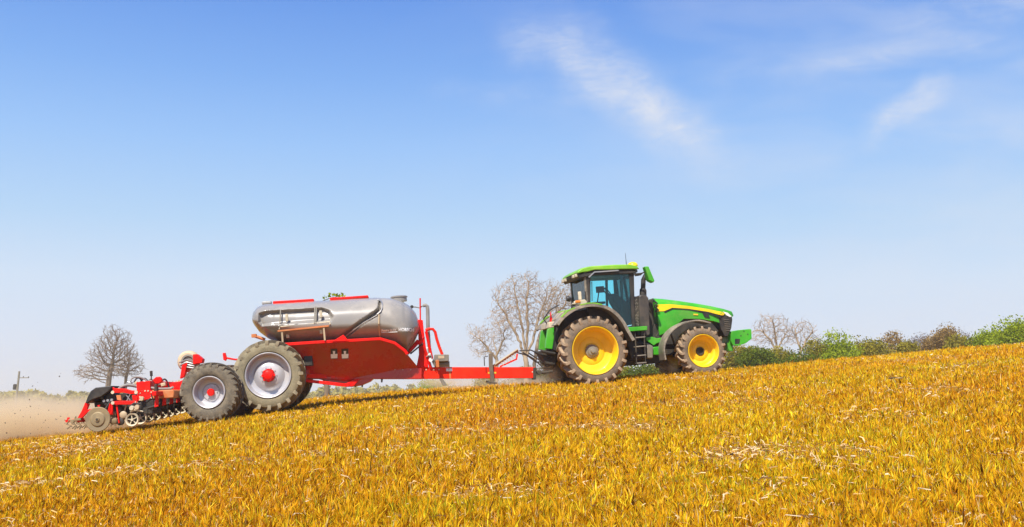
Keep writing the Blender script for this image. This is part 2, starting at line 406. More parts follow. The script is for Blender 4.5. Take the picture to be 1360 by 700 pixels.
def build_grass(count=780000):
    # tufts, denser (in blades per square metre) near the lens
    y0, y1 = 6.5, 43.0
    u = rng.random(count); p = 1.15
    Y = (y0 ** (1 - p) + u * (y1 ** (1 - p) - y0 ** (1 - p))) ** (1 / (1 - p))
    X = (rng.random(count) * 2 - 1) * (Y * .60 + 1.2)
    # gather into tufts
    tuft = .07 + .003 * Y
    cx = np.round(X / tuft) * tuft; cy = np.round(Y / tuft) * tuft
    h1 = np.random.default_rng(3).random((512, 512)); ii = np.round(X / tuft).astype(int) % 512; jj = np.round(Y / tuft).astype(int) % 512
    jx = (h1[ii, jj] - .5) * tuft * 1.1; jy = (h1[jj, ii] - .5) * tuft * 1.1
    pull = .38
    dx, dy = X - (cx + jx), Y - (cy + jy)
    X = X - dx * pull; Y = Y - dy * pull
    hgt_t = h1[(ii * 7) % 512, (jj * 3) % 512]
    th = thin(X, Y)
    keep = (rng.random(count) > th * .72) & (Y > 6)
    X, Y, dx, dy, th, hgt_t = X[keep], Y[keep], dx[keep], dy[keep], th[keep], hgt_t[keep]
    n = len(X)
    patch = vnoise(X, Y, 2.2, 9)
    H = (.050 + .075 * rng.random(n) ** 1.3) * (.65 + .7 * hgt_t) * (.8 + .5 * patch) * (1 - .4 * th)
    H *= np.where(rng.random(n) < .03, 1.5, 1.0)
    wd = (.0022 + .0026 * rng.random(n)) * (1 + Y / 17.)
    az = rng.random(n) * 2 * np.pi
    # blades lean outwards from their tuft
    lean_dir = np.arctan2(dy, dx) + rng.normal(0, .7, n)
    lean = np.abs(rng.normal(.27, .28, n)) + .05
    lx, ly = np.cos(lean_dir) * lean, np.sin(lean_dir) * lean
    Z = ground(X, Y) - .01
    B = np.stack([X, Y, Z], 1); sx = np.stack([np.cos(az), np.sin(az), np.zeros(n)], 1) * wd[:, None]
    up = np.stack([lx * .35, ly * .35, np.ones(n)], 1); up /= np.linalg.norm(up, axis=1)[:, None]
    up2 = np.stack([lx * 1.6, ly * 1.6, np.ones(n) - lean * .55], 1); up2 /= np.linalg.norm(up2, axis=1)[:, None]
    mid = B + up * (H * .55)[:, None]; tip = mid + up2 * (H * .5)[:, None]
    V = np.stack([B - sx * .7, B + sx * .7, mid + sx, mid - sx, tip], 1).reshape(-1, 3)
    k = np.arange(n)[:, None] * 5
    L = np.concatenate([k + np.array([[0, 1, 2, 3]]), k + np.array([[3, 2, 4]])], 1).ravel()
    S = (np.arange(n)[:, None] * 7 + np.array([[0, 4]])).ravel()
    # colours: amber, gold, rust, straw, a little green
    pal = np.array([[.68, .32, .006], [.76, .42, .008], [.88, .63, .022], [.42, .15, .008], [.74, .54, .21], [.31, .29, .012], [.09, .035, .006]])
    q = rng.random(n); greenish = vnoise(X, Y, 1.1, 21)
    c = np.zeros(n, int)
    c[q > .33] = 1; c[q > .57] = 2; c[q > .70] = 3; c[q > .82] = 4; c[q > .855] = 6
    c[(q > .93)] = 0; c[(q > .950 - .17 * np.clip((greenish - .6) / .3, 0, 1))] = 5
    C = pal[c] * (.78 + .44 * rng.random((n, 1)))
    C[:, 1] *= 1 + .16 * (vnoise(X, Y, 3.5, 31) - .5) * 2
    dst = np.clip((Y - 22) / 14, 0, 1)[:, None]           # in the far strip the sward is drier and evenly orange
    C = C * (1 - .35 * dst) + np.array([.80, .42, .008]) * .35 * dst
    C = np.clip(C, 0, .9)
    A = np.ones((n, 5, 4)); A[:, :, :3] = C[:, None, :]
    o = np_mesh('withered_grass', V, L, S, blade_mat('withered_blades', .27), attr=A.reshape(-1, 4))
    tag(o, 'dense golden orange withered grass covering the field', 'grass', kind='stuff')
def build_straw(count=34000):
    y0, y1 = 6.5, 40.0; u = rng.random(count * 4); p = 1.1
    Y = (y0 ** (1 - p) + u * (y1 ** (1 - p) - y0 ** (1 - p))) ** (1 / (1 - p))
    X = (rng.random(count * 4) * 2 - 1) * (Y * .60 + 1)
    th = thin(X, Y); keep = rng.random(len(X)) < (.035 + .36 * th); X, Y = X[keep][:count], Y[keep][:count]; n = len(X)
    L_ = (.03 + .13 * rng.random(n) ** 2); wd = (.0018 + .0026 * rng.random(n)) * (1 + Y / 16)
    az = rng.random(n) * 2 * np.pi; tilt = rng.normal(0, .30, n)
    d = np.stack([np.cos(az) * np.cos(tilt), np.sin(az) * np.cos(tilt), np.sin(tilt)], 1)
    s = np.stack([-np.sin(az), np.cos(az), rng.normal(0, .5, n)], 1) * wd[:, None]
    Cc = np.stack([X, Y, ground(X, Y) + .015 + .08 * rng.random(n)], 1)
    bend = np.stack([rng.normal(0, .02, n), rng.normal(0, .02, n), .012 + np.zeros(n)], 1)
    a, b = Cc - d * L_[:, None] / 2, Cc + d * L_[:, None] / 2; m = Cc + bend
    V = np.stack([a - s, a + s, m + s, m - s, b + s, b - s], 1).reshape(-1, 3)
    k = np.arange(n)[:, None] * 6
    L = np.concatenate([k + np.array([[0, 1, 2, 3]]), k + np.array([[3, 2, 4, 5]])], 1).ravel()
    pal = np.array([[.60, .38, .14], [.70, .50, .25], [.74, .60, .38], [.42, .24, .10], [.14, .07, .03]])
    c = rng.choice(5, n, p=[.3, .33, .17, .12, .08]); A = np.ones((n, 6, 4)); A[:, :, :3] = (pal[c] * (.8 + .35 * rng.random((n, 1))))[:, None, :]
    o = np_mesh('straw_litter', V, L, np.arange(2 * n) * 4, blade_mat('straw', .15), attr=A.reshape(-1, 4))
    tag(o, 'pale chopped straw lying scattered in the golden grass', 'straw', kind='stuff')
build_grass(); build_straw()

# ------------------------------------------------------------------ wheels
def tyre(parent, Rr, Wd, rim, nl, lugh, mat, lugmat=None, name='tyre', lug_w=.055, curve=.55, wrap=.35):
    """farm tyre about the local y axis, centred on its own origin: carcass and slanted lugs in one mesh"""
    Rc = Rr - lugh; h = Wd / 2; sh = Rc - rim
    half = [(rim, h * .80), (rim + .015, h * .88), (rim + sh * .18, h * .97), (rim + sh * .42, h * 1.0), (rim + sh * .68, h * .985),
            (rim + sh * .86, h * .93), (Rc - .022, h * .84), (Rc - .006, h * .62), (Rc, h * .3), (Rc, 0)]
    prof = half + [(r, -y) for r, y in half[::-1][1:]]
    m = MB(); m.lathe((0, 0, 0), prof, 72, caps=False)
    def carc(t):   # t 0 centre .. 1 shoulder .. 1+wrap down the sidewall
        if t <= 1: return (Rc - .022 * t ** 3, h * .90 * t)
        q = (t - 1); return (Rc - .022 - q * sh * .75, h * (.90 + .10 * min(1, q * 3)))
    for side in (-1, 1):
        for k in range(nl):
            a0 = 2 * math.pi * (k + (.5 if side > 0 else 0)) / nl
            T = [-.06, .2, .45, .7, .9, 1.0, 1.0 + wrap * .5, 1.0 + wrap]
            vs, fs = [], []
            for i, t in enumerate(T):
                r, y = carc(max(t, 0)); y = y if t >= 0 else h * .9 * t
                out = lugh if t <= 1 else lugh * (1 - (t - 1) / (wrap + .02)) + .004
                a = a0 + curve * (min(t, 1) ** 1.1 if t > 0 else t) * .5 * (Wd / Rr)
                w_ = (lug_w * (1 if t <= 1 else 1.25)) / Rr / 2
                ro = r + (out if t <= .95 else out * .8); yo = y + (0 if t <= .95 else (lugh * .45 if t <= 1 else lugh * .7 * (1 - (t - 1) / (wrap + .02))))
                for (rr, yy, aa) in ((r - .03, y * .97, a - w_ * 1.25), (ro, yo, a - w_), (ro, yo, a + w_), (r - .03, y * .97, a + w_ * 1.25)):
                    vs.append((rr * math.cos(aa), side * yy, rr * math.sin(aa)))
            n = len(T)
            for i in range(n - 1):
                for q in range(3): fs.append((i * 4 + q, i * 4 + q + 1, i * 4 + q + 5, i * 4 + q + 4))
            fs.append((0, 1, 2, 3)); fs.append((4 * n - 4, 4 * n - 3, 4 * n - 2, 4 * n - 1))
            m.add(vs, fs)
    o = m.build(name, mat, parent, ang=30)
    if lugmat:
        o.data.materials.append(M[lugmat]); nf = 72 * (len(prof) - 1)
        idx = np.zeros(len(o.data.polygons), int)
        # faces beyond the carcass belong to lugs
        cen = np.array([p.center for p in o.data.polygons]); rad = np.hypot(cen[:, 0], cen[:, 2])
        idx[nf:] = 1
        o.data.polygons.foreach_set('material_index', idx)
    return o
def bolts(m, y, rad, n, r, d, off=0.):
    for k in range(n):
        a = 2 * math.pi * (k + off) / n; m.lathe((rad * math.cos(a), y, rad * math.sin(a)), [(r, -d), (r, d * .6), (r * .6, d)], 6)

# ------------------------------------------------------------------ tractor
def build_tractor():
    F = FT; root = F.root('tractor')
    tag(root, 'green farm tractor with yellow wheels pulling the red seeding rig uphill', 'tractor')
    P, P3 = F.p, F.p3
    def rear_wheel(y, side):
        w = empty('rear_wheel', root, (0, y, 1.04)); s = side      # side -1: outer face towards -y
        tyre(w, 1.05, .74, .70, 21, .085, 'tyre', 'tyrelug', lug_w=.075)
        q = lambda prof: [(r, yy * s) for r, yy in prof]
        m = MB(); m.lathe((0, 0, 0), q([(.715, .345), (.725, .36), (.715, .372), (.69, .36), (.675, .30), (.655, .22), (.64, .10), (.635, -.02), (.60, -.05), (.50, -.055),
                                       (.42, -.075), (.36, -.04), (.24, -.035), (.235, -.06), (0.02, -.06)]), 64, caps=False)
        m.lathe((0, 0, 0), q([(.725, -.36), (.66, -.34), (.64, -.1)]), 64, caps=False)
        m.build('rim', 'yellowrim', w, ang=40)
        h = MB(); h.lathe((0, 0, 0), q([(.20, -.07), (.20, .0), (.15, .02), (.13, .05), (.07, .06), (.06, .12), (.01, .125)]), 32); bolts(h, -.02 * s, .175, 10, .016, .03); h.build('hub', 'greybrown', w)
        return w
    rear_wheel(-1.06, -1); rear_wheel(1.06, 1)
    fx, fz = P(934.5, 466, -1.30); fz_r = .775
    def front_wheel(y, side):
        w = empty('front_wheel', root, (fx, y, fz)); s = side
        tyre(w, fz_r, .60, .49, 19, .07, 'tyre', 'tyrelug', lug_w=.066)
        q = lambda prof: [(r, yy * s) for r, yy in prof]
        m = MB(); m.lathe((0, 0, 0), q([(.50, .275), (.51, .29), (.50, .30), (.48, .29), (.465, .23), (.45, .12), (.40, .09), (.375, .03), (.36, -.02), (.30, -.04), (.24, .0), (.15, .01), (.145, -.03), (.02, -.03)]), 56, caps=False)
        bolts(m, 0. * s, .20, 10, .014, .02); m.build('rim', 'yellowrim', w, ang=40)
        h = MB(); h.lathe((0, 0, 0), q([(.125, -.12), (.125, .03), (.10, .035), (.09, -.02), (.01, -.02)]), 28); h.build('hub', 'dark', w)
    front_wheel(-1.02, -1); front_wheel(1.02, 1)
    # chassis
    m = MB(); m.box((1.5, 0, 1.02), (3.6, .62, .55)); m.box((0, 0, 1.04), (.7, 1.4, .46)); m.box((-.35, 0, 1.35), (.6, .9, .7)); m.box((.2, 0, 1.6), (1.0, .9, .5))
    m.tube([(0, -1.1, 1.04), (0, 1.1, 1.04)], .13, 16); m.box((fx, 0, fz), (.34, 1.5, .30)); m.box((fx, 0, 1.15), (1.2, .5, .35)); m.box((1.6, 0, .68), (1.7, .45, .35))
    m.box((2.1, 0, 1.45), (1.0, .7, .6))
    m.build('chassis', 'dark', root, .02)
    # bonnet: loft of cross-sections from the cowl to the nose
    top = [(866, 396.5), (880, 397.5), (900, 400), (920, 403), (940, 406.5), (957, 410), (968, 413.5), (971.5, 417)]
    bot = [(866, 446), (880, 440), (900, 424), (920, 424), (940, 427), (954, 432), (963, 421), (968, 420)]
    tz = F.poly(top, -.1); bz = F.poly(bot, -.42)
    secs = []; wid = [.44, .45, .45, .44, .43, .40, .33, .22]
    for (t, b, w_) in zip(tz, bz, wid):
        x = t[0]; hb = b[1]; ht = t[1]
        ring = []
        for s_ in (-1, 1):
            pts = [(w_, hb), (w_ + .01, hb + (ht - hb) * .45), (w_, hb + (ht - hb) * .72), (w_ * .94, hb + (ht - hb) * .86), (w_ * .78, hb + (ht - hb) * .955), (w_ * .40, ht)]
            pts = [(x, s_ * a, c) for a, c in pts]
            ring += pts if s_ < 0 else pts[::-1]
        secs.append(ring)
    def loft(secs, name, mat, parent, close=True, **k):
        m = MB(); n = len(secs[0]); vs = [p for r_ in secs for p in r_]; fs = []
        for i in range(len(secs) - 1):
            for j in range(n if close else n - 1): fs.append((i * n + j, i * n + (j + 1) % n, (i + 1) * n + (j + 1) % n, (i + 1) * n + j))
        fs.append(tuple(range(n))); fs.append(tuple(range((len(secs) - 1) * n, len(secs) * n)))
        m.add(vs, fs); return m.build(name, mat, parent, **k)
    bon = loft(secs, 'bonnet', 'green', root, ang=50)
    # yellow side stripe, black line below it, vents
    for s_ in (-1, 1):
        y0 = s_ * .462; y1 = s_ * .435
        def sp(pts, ya=-.46): return F.poly(pts, ya)
        m = MB(); m.prism(sp([(873, 404.5), (890, 404), (915, 406.5), (940, 410.5), (957, 414), (963, 416), (960, 419.3), (940, 414), (915, 410.2), (893, 408.7), (882, 413.2), (873, 413.7)]), y0, y1)
        st = m.build('side_stripe', 'yellow', bon)
        m = MB(); m.prism(sp([(882, 413.8), (893, 409.3), (915, 410.7), (940, 414.5), (957, 419.6), (958, 422.8), (940, 416.4), (915, 412), (894, 410.7), (883, 415.8)]), s_ * .466, y1); m.build('trim_line', 'black', bon)
        m = MB(); m.prism(sp([(932, 414), (940, 416), (943, 422), (936, 421)]), s_ * .466, y1); m.build('air_vent', 'black', bon)
        m = MB(); m.prism(sp([(921, 416.6), (927, 417), (927, 418.8), (921, 418.5)]), s_ * .466, y1); m.build('number_decal', 'yellowdecal', bon)
    # leaping-animal shield badge: small yellow rounded shield with green figure
    m = MB(); bx, bz_ = P(957, 416.5, -.44); m.prism([(bx - .06, bz_ + .05), (bx + .06, bz_ + .045), (bx + .065, bz_ - .03), (bx, bz_ - .06), (bx - .06, bz_ - .03)], -.478, -.44); bd = m.build('badge', 'yellow', root)
    m = MB(); m.prism([(bx - .045, bz_ - .01), (bx - .01, bz_ + .012), (bx + .02, bz_ + .03), (bx + .045, bz_ + .03), (bx + .02, bz_ + .01), (bx + .01, bz_ - .012), (bx - .02, bz_ - .005)], -.482, -.476); m.build('emblem', 'green', bd)
    # nose grille, headlight
    m = MB(); m.prism(F.poly([(953, 418), (971, 419.5), (972.5, 424), (971, 436), (966.5, 447), (962, 447), (957, 437), (955, 428)], -.40), -.43, .43, F.poly([(953, 418), (971, 419.5), (972.5, 424), (971, 436), (966.5, 447), (962, 447), (957, 437), (955, 428)], -.40))
    gr = m.build('nose_grille', 'black', root, .02)
    m = MB()
    for k in range(7):
        a = P(960 + k * .4, 425 + k * 2.4, -.43); m.box((a[0] + .12, 0, a[1]), (.18, .90, .012))
    m.build('grille_bar', 'greybrown', gr)
    for s_ in (-1, 1):
        m = MB(); m.prism(F.poly([(960, 414), (966, 415.5), (971.5, 420.5), (969, 421.5), (964, 419)], -.40), s_ * .44, s_ * .30); m.build('headlight', 'white', root, .008)
    # front weight bracket
    m = MB(); m.prism(F.poly([(971, 440), (980, 438.5), (995, 437), (997.5, 437.5), (998, 450), (990, 456), (980, 459.5), (973, 459), (970, 452)], -.42), -.45, -.36)
    m.prism(F.poly([(971, 440), (980, 438.5), (995, 437), (997.5, 437.5), (998, 450), (990, 456), (980, 459.5), (973, 459), (970, 452)], -.42), .36, .45)
    a, b = P(985, 440, -.4), P(997, 449, -.4); m.box(((a[0] + b[0]) / 2 + .1, 0, (a[1] + b[1]) / 2), (.12, .72, .28)); m.box((a[0] - .2, 0, a[1] - .2), (.5, .6, .25))
    wb = m.build('front_weight_bracket', 'green', root, .012)
    for q in ((988, 440), (993, 444), (984, 446)):
        m = MB(); c = P(*q, -.45); m.lathe((c[0], -.452, c[1]), [(.022, -.006), (.022, .006)], 10); m.build('mounting_hole', 'black', wb)
    m = MB()
    m.prism(F.poly([(976, 450), (983, 450), (982, 456.5), (976, 457)], -.45), -.456, -.45)
    m.build('bracket_recess', 'black', wb)
    m = MB(); m.prism(F.poly([(966, 455), (973, 452), (974, 466), (968, 466)], -.3), -.3, .3); m.build('front_axle_mount', 'green', root, .01)
    # rear fender
    def arc(pts, n=26):
        P_ = [Vector(p) for p in pts]; out = []
        for i in range(n):
            t = i / (n - 1) * (len(P_) - 1); k = min(int(t), len(P_) - 2); f = t - k
            p0, p1, p2, p3 = P_[max(k - 1, 0)], P_[k], P_[k + 1], P_[min(k + 2, len(P_) - 1)]
            out.append(tuple(.5 * ((2 * p1) + (p2 - p0) * f + (2 * p0 - 5 * p1 + 4 * p2 - p3) * f * f + (3 * p1 - p0 - 3 * p2 + p3) * f ** 3)))
        return out
    fa = arc(F.poly([(741, 431), (748, 422), (760, 412.5), (775, 406.5), (790, 405), (805, 408), (817, 415), (827, 426), (835, 440), (842, 452)], -1.40))
    for s_ in (-1, 1):
        m = MB(); m.strip(fa, .10, s_ * 1.38, s_ * 1.30); m.strip(fa, .028, s_ * 1.31, s_ * .62); m.build('rear_fender', 'fender', root, .006, ang=50)
    gs = arc(F.poly([(746, 421), (755, 412.5), (764, 408.8)], -1.40), 8)
    gs2 = arc(F.poly([(771, 404.9), (786, 402.2), (800, 404.5)], -1.40), 10)
    for s_ in (-1, 1):
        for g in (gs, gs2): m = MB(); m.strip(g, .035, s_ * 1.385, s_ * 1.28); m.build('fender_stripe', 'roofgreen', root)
    m = MB(); m.prism(F.poly([(748, 424), (762, 414), (790, 408), (812, 418), (828, 436), (832, 452), (745, 452)], -.62), -.62, .62); m.build('rear_body', 'dark', root, .02)
    # front fender
    ff = arc(F.poly([(884.5, 478), (882.5, 462), (888, 446), (898, 435), (912, 428), (928, 425.5), (944, 429)], -1.25))
    for s_ in (-1, 1):
        m = MB(); m.strip(ff, .045, s_ * 1.25, s_ * .74); m.build('front_fender', 'fender', root, .006, ang=50)
        m = MB(); c = ff[10]; m.tube([(c[0] + .1, s_ * .95, c[1] - .04), (c[0] + .35, s_ * .6, c[1] - .5)], .03); m.build('fender_bracket', 'dark', root)
    # cab ---------------------------------------------------------------
    yc = .82
    xr, _ = P(781, 400, -yc); xf, _ = P(841, 400, -yc); _, zt = P(800, 361, -yc); _, zb = P(800, 407, -yc); _, zf = P(838, 445, -yc)
    xb = xr - .02
    def side_pt(px, py): return P(px, py, -yc)
    for s_ in (-1, 1):
        y0, y1 = s_ * yc, s_ * (yc - .07)
        m = MB()
        m.prism([side_pt(*q) for q in ((778, 362), (784.5, 362), (784.5, 405), (777, 405))], y0, y1)               # B pillar
        m.prism([side_pt(*q) for q in ((835.5, 360), (842, 359.5), (844, 446), (840.5, 446))], y0, y1)             # front pillar
        m.prism([side_pt(*q) for q in ((778, 359), (842, 356.5), (842, 362.5), (778, 365))], y0, y1)               # header
        m.build('pillar', 'black', root, .012)
        m = MB(); m.prism([side_pt(*q) for q in ((783, 363.8), (837.5, 361.5), (841.5, 441), (831, 441), (823, 425), (812, 411), (800, 405.5), (783, 403))], s_ * (yc - .03), s_ * (yc - .038)); dg = m.build('door', 'glass', root)
        m = MB(); hx, hz = P(818, 404, -yc)
        for k, (a, b) in enumerate((((826.5, 363), (829, 363)),)): m.prism([side_pt(*q) for q in ((824, 363), (827.5, 363), (829, 430), (826, 427))], s_ * (yc - .045), s_ * (yc - .075))
        m.build('door_frame', 'interior', dg)
        m = MB(); m.tube([P3(786, 374, -yc - .02)[:1] + (s_ * (yc + .02),) + P3(786, 374, -yc)[2:], P3(786, 400, -yc)[:1] + (s_ * (yc + .03),) + P3(786, 400, -yc)[2:]], .014); m.build('door_handle', 'black', dg)
    # rear pillars at the far and near back corners, rear window, front windscreen
    m = MB(); zr = P(780, 402, -yc)[1]
    for y in (-yc + .035, yc - .035): m.box((xb + .0, y, (zt + zr) / 2), (.07, .07, zt - zr))
    m.box((xb, 0, zr - .03), (.08, 2 * yc, .10)); m.box((xb, 0, zt - .03), (.08, 2 * yc, .08)); m.build('rear_frame', 'fender', root, .01)
    m = MB(); m.box((xb, 0, (zt + zr) / 2), (.008, 2 * yc - .14, zt - zr - .1)); m.build('rear_window', 'glass', root)
    m = MB(); m.box((xf + .02, 0, (zt + zf) / 2 + .2), (.008, 2 * yc - .14, zt - zf - .4)); m.build('windscreen', 'glass', root)
    # cab floor and lower body
    m = MB(); m.prism([side_pt(*q) for q in ((781, 405), (800, 407.5), (812, 413), (823, 427), (831, 443), (845, 443), (845, 451), (830, 452), (815, 440), (800, 430), (781, 430))], -yc, yc); m.build('cab_base', 'dark', root, .02)
    # roof
    rp = [(754, 363.5), (757, 360.5), (768, 356.5), (785, 353.6), (815, 351.8), (836, 351.3), (846, 353.5), (849.5, 357.5), (847, 361.5), (838, 360), (800, 361.2), (790, 360.5), (782, 365), (764, 366), (757, 368)]
    rp2 = [(754, 363.5), (757, 360.5), (768, 356.5), (785, 353.6), (815, 351.8), (836, 351.3), (846, 353.5), (849.5, 357.5), (840, 357.5), (790, 358.4), (780, 361), (765, 362.5), (757, 364)]
    x0 = P(781, 356, -.9)[0]
    def roofpoly(pts): return F.poly(pts, -.9)
    ra = roofpoly(rp2); xa = [p[0] for p in ra]; back = min(xa)
    sh = P(781, 360, -.9)[0] - P(763, 360, -.9)[0]     # seen from behind, the roof's far edge sits left of the near one: keep its true length
    ra = [(max(p[0], 0) and p[0] if p[0] > x0 else x0 - (x0 - p[0]) * .55, p[1]) for p in ra]
    top_ = [(x, z + .02) for x, z in ra]
    m = MB(); m.prism(ra, -.92, -.70, [(x, z) for x, z in top_]); m.prism(top_, -.70, .70); m.prism(top_, .70, .92, ra)
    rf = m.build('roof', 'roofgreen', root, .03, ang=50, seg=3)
    m = MB(); lo_ = [(x0 - .36, P(781, 362.5, -.9)[1]), (xf + .18, P(845, 359.5, -.9)[1]), (xf + .16, P(845, 363, -.9)[1]), (xf, P(845, 363, -.9)[1]), (x0 + .1, P(781, 366, -.9)[1]), (x0 - .30, P(781, 369, -.9)[1])]
    m.prism(lo_, -.88, .88); m.build('roof_lining', 'black', rf, .02)
    for y in (-.75, -.5, .5, .75):
        m = MB(); c = (x0 - .37, y, P(781, 364.5, -.9)[1]); m.box(c, (.08, .16, .10)); m.build('rear_work_light', 'beige', rf, .015)
        m = MB(); c = (xf + .20, y, P(845, 359.5, -.9)[1]); m.box(c, (.08, .16, .09)); m.build('front_work_light', 'greybrown', rf, .015)
    # side work light housing and grab bar under the roof
    m = MB(); m.strip([side_pt(*q) for q in ((780.5, 369), (788, 362), (820, 359.8))], .035, -.95, -.88); m.build('grab_rail', 'steel', root)
    m = MB(); c = P(840, 352, -.3); m.lathe((c[0], -.3, c[1] - .04), [(.17, 0), (.165, .05), (.13, .10), (.07, .13), (.01, .135)], 28, 'z'); m.build('satellite_receiver', 'yellow', root, ang=60)
    m = MB(); m.tube([P3(832, 352, -.2), P3(830.5, 336, -.2)], [.012, .005], 6); m.build('aerial', 'black', root)
    # cab inside
    m = MB(); sx = xr + .38; sz = P(800, 415, 0)[1]
    m.box((sx + .02, 0, sz + .10), (.50, .52, .14)); m.box((sx, 0, sz - .12), (.36, .4, .30)); seat = m.build('seat', 'seat', root, .04)
    m = MB(); m.box((sx - .24, 0, sz + .45), (.14, .50, .66), Matrix.Rotation(R(-8), 3, 'Y')); m.build('backrest', 'seat', seat, .05)
    m = MB(); m.box((sx - .28, 0, sz + .86), (.10, .28, .18)); m.build('headrest', 'seatred', seat, .04)
    a = P(794, 385, -.35); m = MB(); m.box((a[0] + .05, -.42, a[1]), (.26, .05, .20)); m.tube([(a[0], -.42, a[1] - .08), (a[0] - .08, -.40, sz + .25)], .02); m.build('display_screen', 'seatred', root, .01)
    m = MB(); m.box((sx + .08, -.36, sz + .28), (.46, .12, .08)); m.build('armrest', 'interior', root, .03)
    # steering wheel and column
    c = P3(807, 389, 0); m = MB(); ring = []
    for k in range(25):
        a = 2 * math.pi * k / 24; v = Vector((0.19 * math.cos(a), .19 * math.sin(a), 0)); v = Matrix.Rotation(R(58), 3, 'Y') @ v; ring.append(Vector(c) + v)
    m.tube(ring, .018, 8); m.tube([c, (c[0] + .28, 0, c[2] - .35)], .03); m.tube([ring[0], ring[12]], .012, 6); m.build('steering_wheel', 'black', root)
    m = MB(); m.prism(F.poly([(809, 391), (817, 391), (822, 397), (830, 402), (836, 402), (836, 432), (826, 432), (820, 415), (812, 402)], 0), -.26, .26); m.build('dashboard', 'interior', root, .03)
    m = MB(); q = P(826, 404, .5); m.box((q[0], .6, q[1] - .1), (.5, .12, .5)); m.build('far_console', 'interior', root, .03)
    # exhaust, aftertreatment cover
    m = MB(); m.prism(F.poly([(848, 394), (851, 391.5), (858, 392.5), (861, 396), (863, 444), (860, 446), (850, 446)], -.78), -.82, -.42); m.build('exhaust_cover', 'aft', root, .025)
    m = MB(); m.prism(F.poly([(841, 394), (849, 393), (851, 434), (843, 434)], -.72), -.74, -.42); cp = m.build('cooling_pack', 'dark', root, .02)
    m = MB()
    for i in range(5):
        for j in range(9):
            c = P(842.5 + i * 1.4 + j * .1, 398 + j * 4 + (i % 2) * 1.5, -.745)
            if random.random() < .6: m = MB(); m.box((c[0], -.745, c[1]), (.03, .012, .035)); m.build('clip', 'greybrown', cp)
    c0 = P3(854, 393, -.6)
    m = MB(); m.tube([c0, P3(854, 386, -.6), P3(853.5, 383, -.6)], [.11, .11, .085], 18); m.tube([P3(854, 385, -.6), P3(854.5, 372, -.6), P3(857, 367, -.6), P3(861, 364, -.6)], [.075, .075, .08, .085], 18); m.build('exhaust_pipe', 'black', root, ang=50)
    # mirror and arm
    m = MB(); m.tube([P3(842, 365, -.85), P3(850, 363.5, -1.0), P3(857, 361.5, -1.12)], .022); m.prism(F.poly([(843, 363), (855, 362), (851, 365.8), (844, 367)], -.9), -.92, -.86); m.build('mirror_arm', 'black', root)
    m = MB(); m.prism(F.poly([(854.5, 354.5), (859.5, 354.5), (867.5, 373.5), (866, 376), (860, 373)], -1.12), -1.26, -1.0); m.build('mirror', 'green', root, .02)
    # left-hand far mirror
    m = MB(); m.tube([(xf + .02, .8, zt - .1), (xf + .2, 1.2, zt - .15)], .02); m.box((xf + .2, 1.25, zt - .3), (.10, .22, .42)); m.build('far_mirror', 'green', root, .02)
    # steps
    ys = -1.05
    rt = MB(); A = [(843.5, 441), (845.5, 483)]; B = [(855.5, 441), (857.5, 483)]
    for L_ in (A, B): rt.tube([P3(*L_[0], ys), P3(*L_[1], ys)], .022, 6); rt.tube([P3(*L_[0], ys + .22), P3(*L_[1], ys + .22)], .02, 6)
    st = rt.build('step_ladder', 'dark', root)
    for k, yy in enumerate((448, 460, 472, 482)):
        m = MB(); a, b = P(844 + k * .5, yy, ys), P(857 + k * .5, yy, ys); m.box(((a[0] + b[0]) / 2, ys + .11, (a[1] + b[1]) / 2), (abs(b[0] - a[0]), .26, .035)); m.build('step', 'greybrown', st, .006)
    m = MB(); m.prism(F.poly([(832.5, 435), (859.5, 433), (859.5, 438.5), (834, 440.5)], -1.1), -1.12, -.75); m.build('side_platform', 'green', root, .012)
    m = MB(); m.prism(F.poly([(858, 448), (866, 447.5), (873, 449.5), (881, 448), (880, 454), (872, 456), (868, 459), (858, 452)], -.7), -.72, -.35); m.build('side_frame', 'green', root, .012)
    m = MB(); m.prism(F.poly([(867, 461), (877.5, 460), (877.5, 471.5), (867, 471.5)], -.75), -.78, -.35); m.build('fuel_tank_end', 'green', root, .02)
    m = MB(); m.prism(F.poly([(858, 455), (867, 460), (867, 476), (859, 476)], -.8), -.85, -.30); m.build('battery_box', 'greybrown', root, .03)
    m = MB(); m.prism(F.poly([(832, 452), (858, 452), (857, 478), (838, 478)], -.6), -.60, .60); m.build('fuel_tank', 'black', root, .05)
    m = MB(); m.prism(F.poly([(871, 446), (886, 424), (905, 421), (925, 422), (945, 428), (955, 440), (940, 450), (900, 458), (876, 458)], -.40), -.40, .40); m.build('engine_bay', 'dark', root, .02)
    for i, (q1, q2) in enumerate((((868, 402), (873, 403)), ((869, 410), (875, 412)))):
        m = MB(); m.tube([P3(q1[0], q1[1] - 3, -.48), P3(*q2, -.5), P3(q1[0] + 1, q1[1] + 4, -.48)], .028, 8); m.build('bonnet_hinge', 'black', root)
    m = MB(); m.prism(F.poly([(859, 399), (867, 397), (868, 430), (863, 445), (860, 445)], -.35), -.38, .38); m.build('cowl', 'dark', root, .02)
    # rear: three-point hitch, lights, hoses
    for s_ in (-1, 1):
        yh = s_ * .42
        m = MB(); m.prism(F.poly([(727, 437), (735, 434), (735.5, 447), (733, 464), (724, 463), (725, 452)], -.42), yh - .07, yh + .07); m.build('lift_arm', 'green', root, .015)
        m = MB(); m.tube([P3(737, 470, -.4)[:1] + (yh,) + P3(737, 470, -.4)[2:], P3(718, 466, -.4)[:1] + (yh,) + P3(718, 466, -.4)[2:]], .05); m.build('lower_link', 'dark', root)
    m = MB(); m.prism(F.poly([(728, 428), (736, 427), (735, 435), (728, 436)], -.42), -.50, .50); m.build('rear_valve_block', 'beige', root, .02)
    m = MB(); m.prism(F.poly([(730, 428), (731.2, 414), (734, 428)], -.1), -.13, -.07); m.build('warning_flag', 'red', root)
